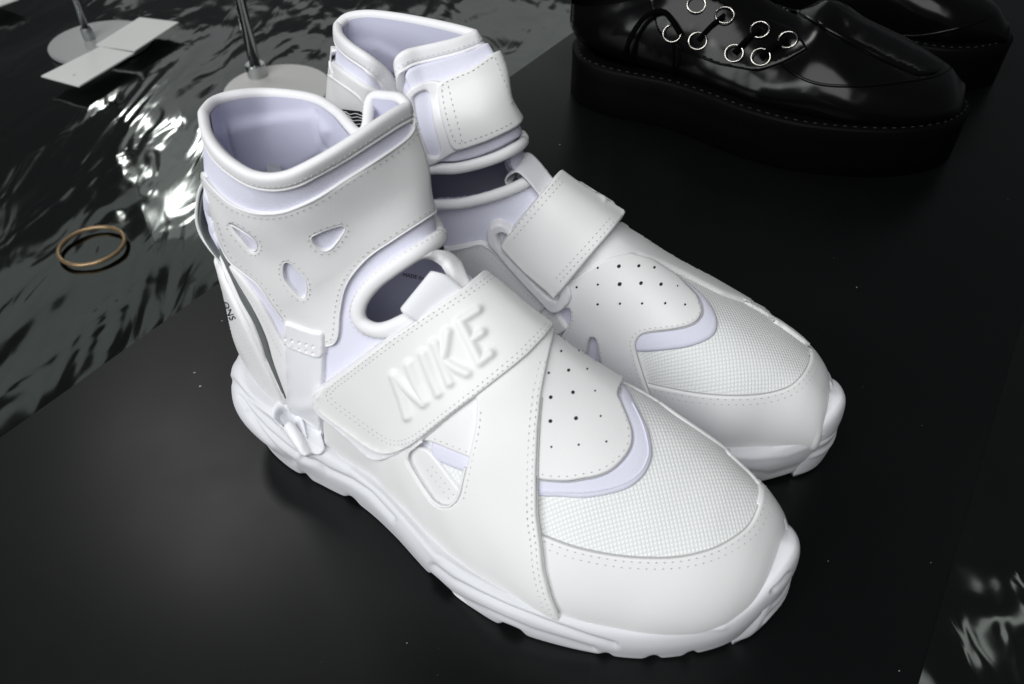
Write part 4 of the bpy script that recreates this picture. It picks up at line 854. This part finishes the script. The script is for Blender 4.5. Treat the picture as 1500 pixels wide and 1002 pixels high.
# ================================================================ black derby shoes
M['blk'] = mat('black_polished_leather', (.0018, .0018, .002), .17, .22, noise_bump(26, .35, .004, 2)); M['blks'] = mat('black_rubber_sole', (.0015, .0015, .0015), .5, .05)
M['lace'] = mat('black_lace', (.001, .001, .001), .9, .03); M['weltst'] = mat('dark_grey_thread', (.03, .03, .03), .7, .2); M['steel'] = mat('polished_steel', (.6, .58, .54), .16, .5, metal=1.0)
KB = [(k, x, 46 + (z - 36) * (.95 if k < 7 else .62) + (0 if k > .6 else 6), bx, max(44., bz * .62 + 26), wl, wm, yc, m_, e, p, q, ty * .6, sg) for k, x, z, bx, bz, wl, wm, yc, m_, e, p, q, ty, sg in RINGS]
KB = [(k[0], k[1], min(k[2], 128), *k[3:]) for k in KB]
def derby(O, ang, side, label, S=1.13):
    s = Shoe(np.array(O), ang, side); s.root = thing('derby_shoe', label, 'shoe', (*O, 0), ang, 'black platform derby shoes')
    P = ring_surface(120, 90, KB, 0, 12.6) * S; P[..., 2] /= S; n, m, _ = P.shape; W = s.world(P); F = grid_faces(n, m, wrap_m=True); s.last = Last(W, F)
    if (s.last.N * (W - np.tile(s.world(P).reshape(n, m, 3).mean(1)[:, None], (1, m, 1)).reshape(-1, 3))).sum() < 0: s.last.N *= -1; F = F[:, ::-1]
    link('upper', raw('upper', s.local(W), F), M['blk'], s.root)
    link('lining', raw('lining', s.local(W - s.last.N * .003), F[:, ::-1]), M['blks'], s.root)
    c = smooth_line(SOLE, 3, True); nn = -normals_out(c); nn = nn if (nn * (c - c.mean(0))).sum() > 0 else -nn
    prof = [(-8, 0), (-1, 0), (0, 1.5), (0, 22), (0, 32), (.4, 43), (-.6, 45), (-4, 46), (-14, 46)]
    V = np.stack([np.c_[c + nn * o, np.full(len(c), z / 1)] for o, z in prof], 1) / 1000; V[..., :2] *= S
    Wv = s.world(V); FF = grid_faces(len(c), len(prof), wrap_n=True).tolist(); me = raw('platform_sole', s.local(Wv), FF + [list(range(0, len(c) * len(prof), len(prof)))]); o = link('platform_sole', me, M['blks'], s.root)
    bm = bmesh.new(); bm.from_mesh(me); bmesh.ops.recalc_face_normals(bm, faces=bm.faces); bm.to_mesh(me); bm.free()
    wl = s.world(np.c_[(c + nn * -3.2) * S, np.full(len(c), 46.)] / 1000); wl = np.r_[wl, wl[:1]]
    stitches(s, [(wl, np.tile([0, 0, 1.], (len(wl), 1)), True)], M['weltst'], o, length=5.5, width=.9, pitch=8)
    return s
D1 = derby((.068, .770), R(-20), 1, 'black platform derby shoe with rows of steel lace rings, nearer of the two')
D2 = derby((.160, .888), R(-20), -1, 'black platform derby shoe behind the other, its glossy toe at the top right edge')
piping('apron_seam', D1, D1.last, smooth_line([(1120, 60), (1150, 98), (1195, 122), (1260, 126), (1330, 119), (1370, 111), (1392, 100)], 3), .2, 1.3, M['blk'], closed=False)
piping('apron_seam', D2, D2.last, smooth_line([(1230, 20), (1290, 46), (1340, 52), (1400, 42), (1440, 28), (1452, 14)], 3), .2, 1.3, M['blk'], closed=False)
panel('vamp_strap', D1, D1.last, poly([(1135, -30), (1175, -30), (1240, 20), (1330, 66), (1384, 94), (1372, 108), (1346, 112), (1290, 88), (1220, 52), (1150, 10)], 4, 2), M['blk'], h=2.5, edge=1, step=4)
panel('facing', D1, D1.last, poly([(975, -40), (1030, -10), (1100, 20), (1165, 44), (1185, 72), (1150, 92), (1110, 106), (1050, 95), (1000, 75), (965, 50), (950, 0)], 4, 3), M['blk'], h=2.5, edge=1, step=4)
rings_px = [(1020, 9), (1061, 25), (1112, 48), (1155, 64), (1023, 60), (1077, 80), (1115, 87), (986, 49)]
a = np.linspace(0, 2 * math.pi, 24, endpoint=False); b = np.linspace(0, 2 * math.pi, 6, endpoint=False); rb, rs = .0078, .00075
V = np.stack([(rb + rs * np.cos(b)[None]) * np.cos(a)[:, None], (rb + rs * np.cos(b)[None]) * np.sin(a)[:, None] * .9, rs * np.sin(b)[None] * np.ones((24, 1))], -1).reshape(-1, 3); ringme = raw('lace_ring', V, grid_faces(24, 6, True, True))
cen = []
for k, q in enumerate(rings_px):
    P, N = D1.last.lay([q], 5.0); n_ = Vector(N[0]) + Vector((random.uniform(-.35, .35), random.uniform(-.5, .1), .2)); o = link('lace_ring', ringme, None, D1.root)
    if k == 0: ringme.materials.append(M['steel'])
    o.location = D1.local(P)[0]; rot = n_.to_track_quat('Z', 'Y').to_euler(); e = Euler(rot).to_matrix(); e = Matrix.Rotation(-D1.a, 3, 'Z') @ e; o.rotation_euler = e.to_euler(); cen.append(P[0] + N[0] * .001)
for i, j in ((1, 4), (2, 5), (3, 6)):
    m_ = (cen[i] + cen[j]) / 2 + np.array([0, 0, .002]); sweep('lace', D1, smooth_line([cen[i], m_, cen[j]], .003), circ(1.6, 2.4, 8), M['lace'])
lp = D1.last.lay([(1000, 50), (975, 20), (945, 30), (925, 70), (940, 120), (965, 140), (985, 120)], 12)[0]; sweep('lace', D1, smooth_line(lp, .004), circ(2.2, 3.0, 8), M['lace'])
lp = D1.last.lay([(990, 60), (992, 90), (986, 118), (980, 130)], 10)[0]; sweep('lace', D1, smooth_line(lp, .004), circ(1.2, 1.6, 8), M['lace'])
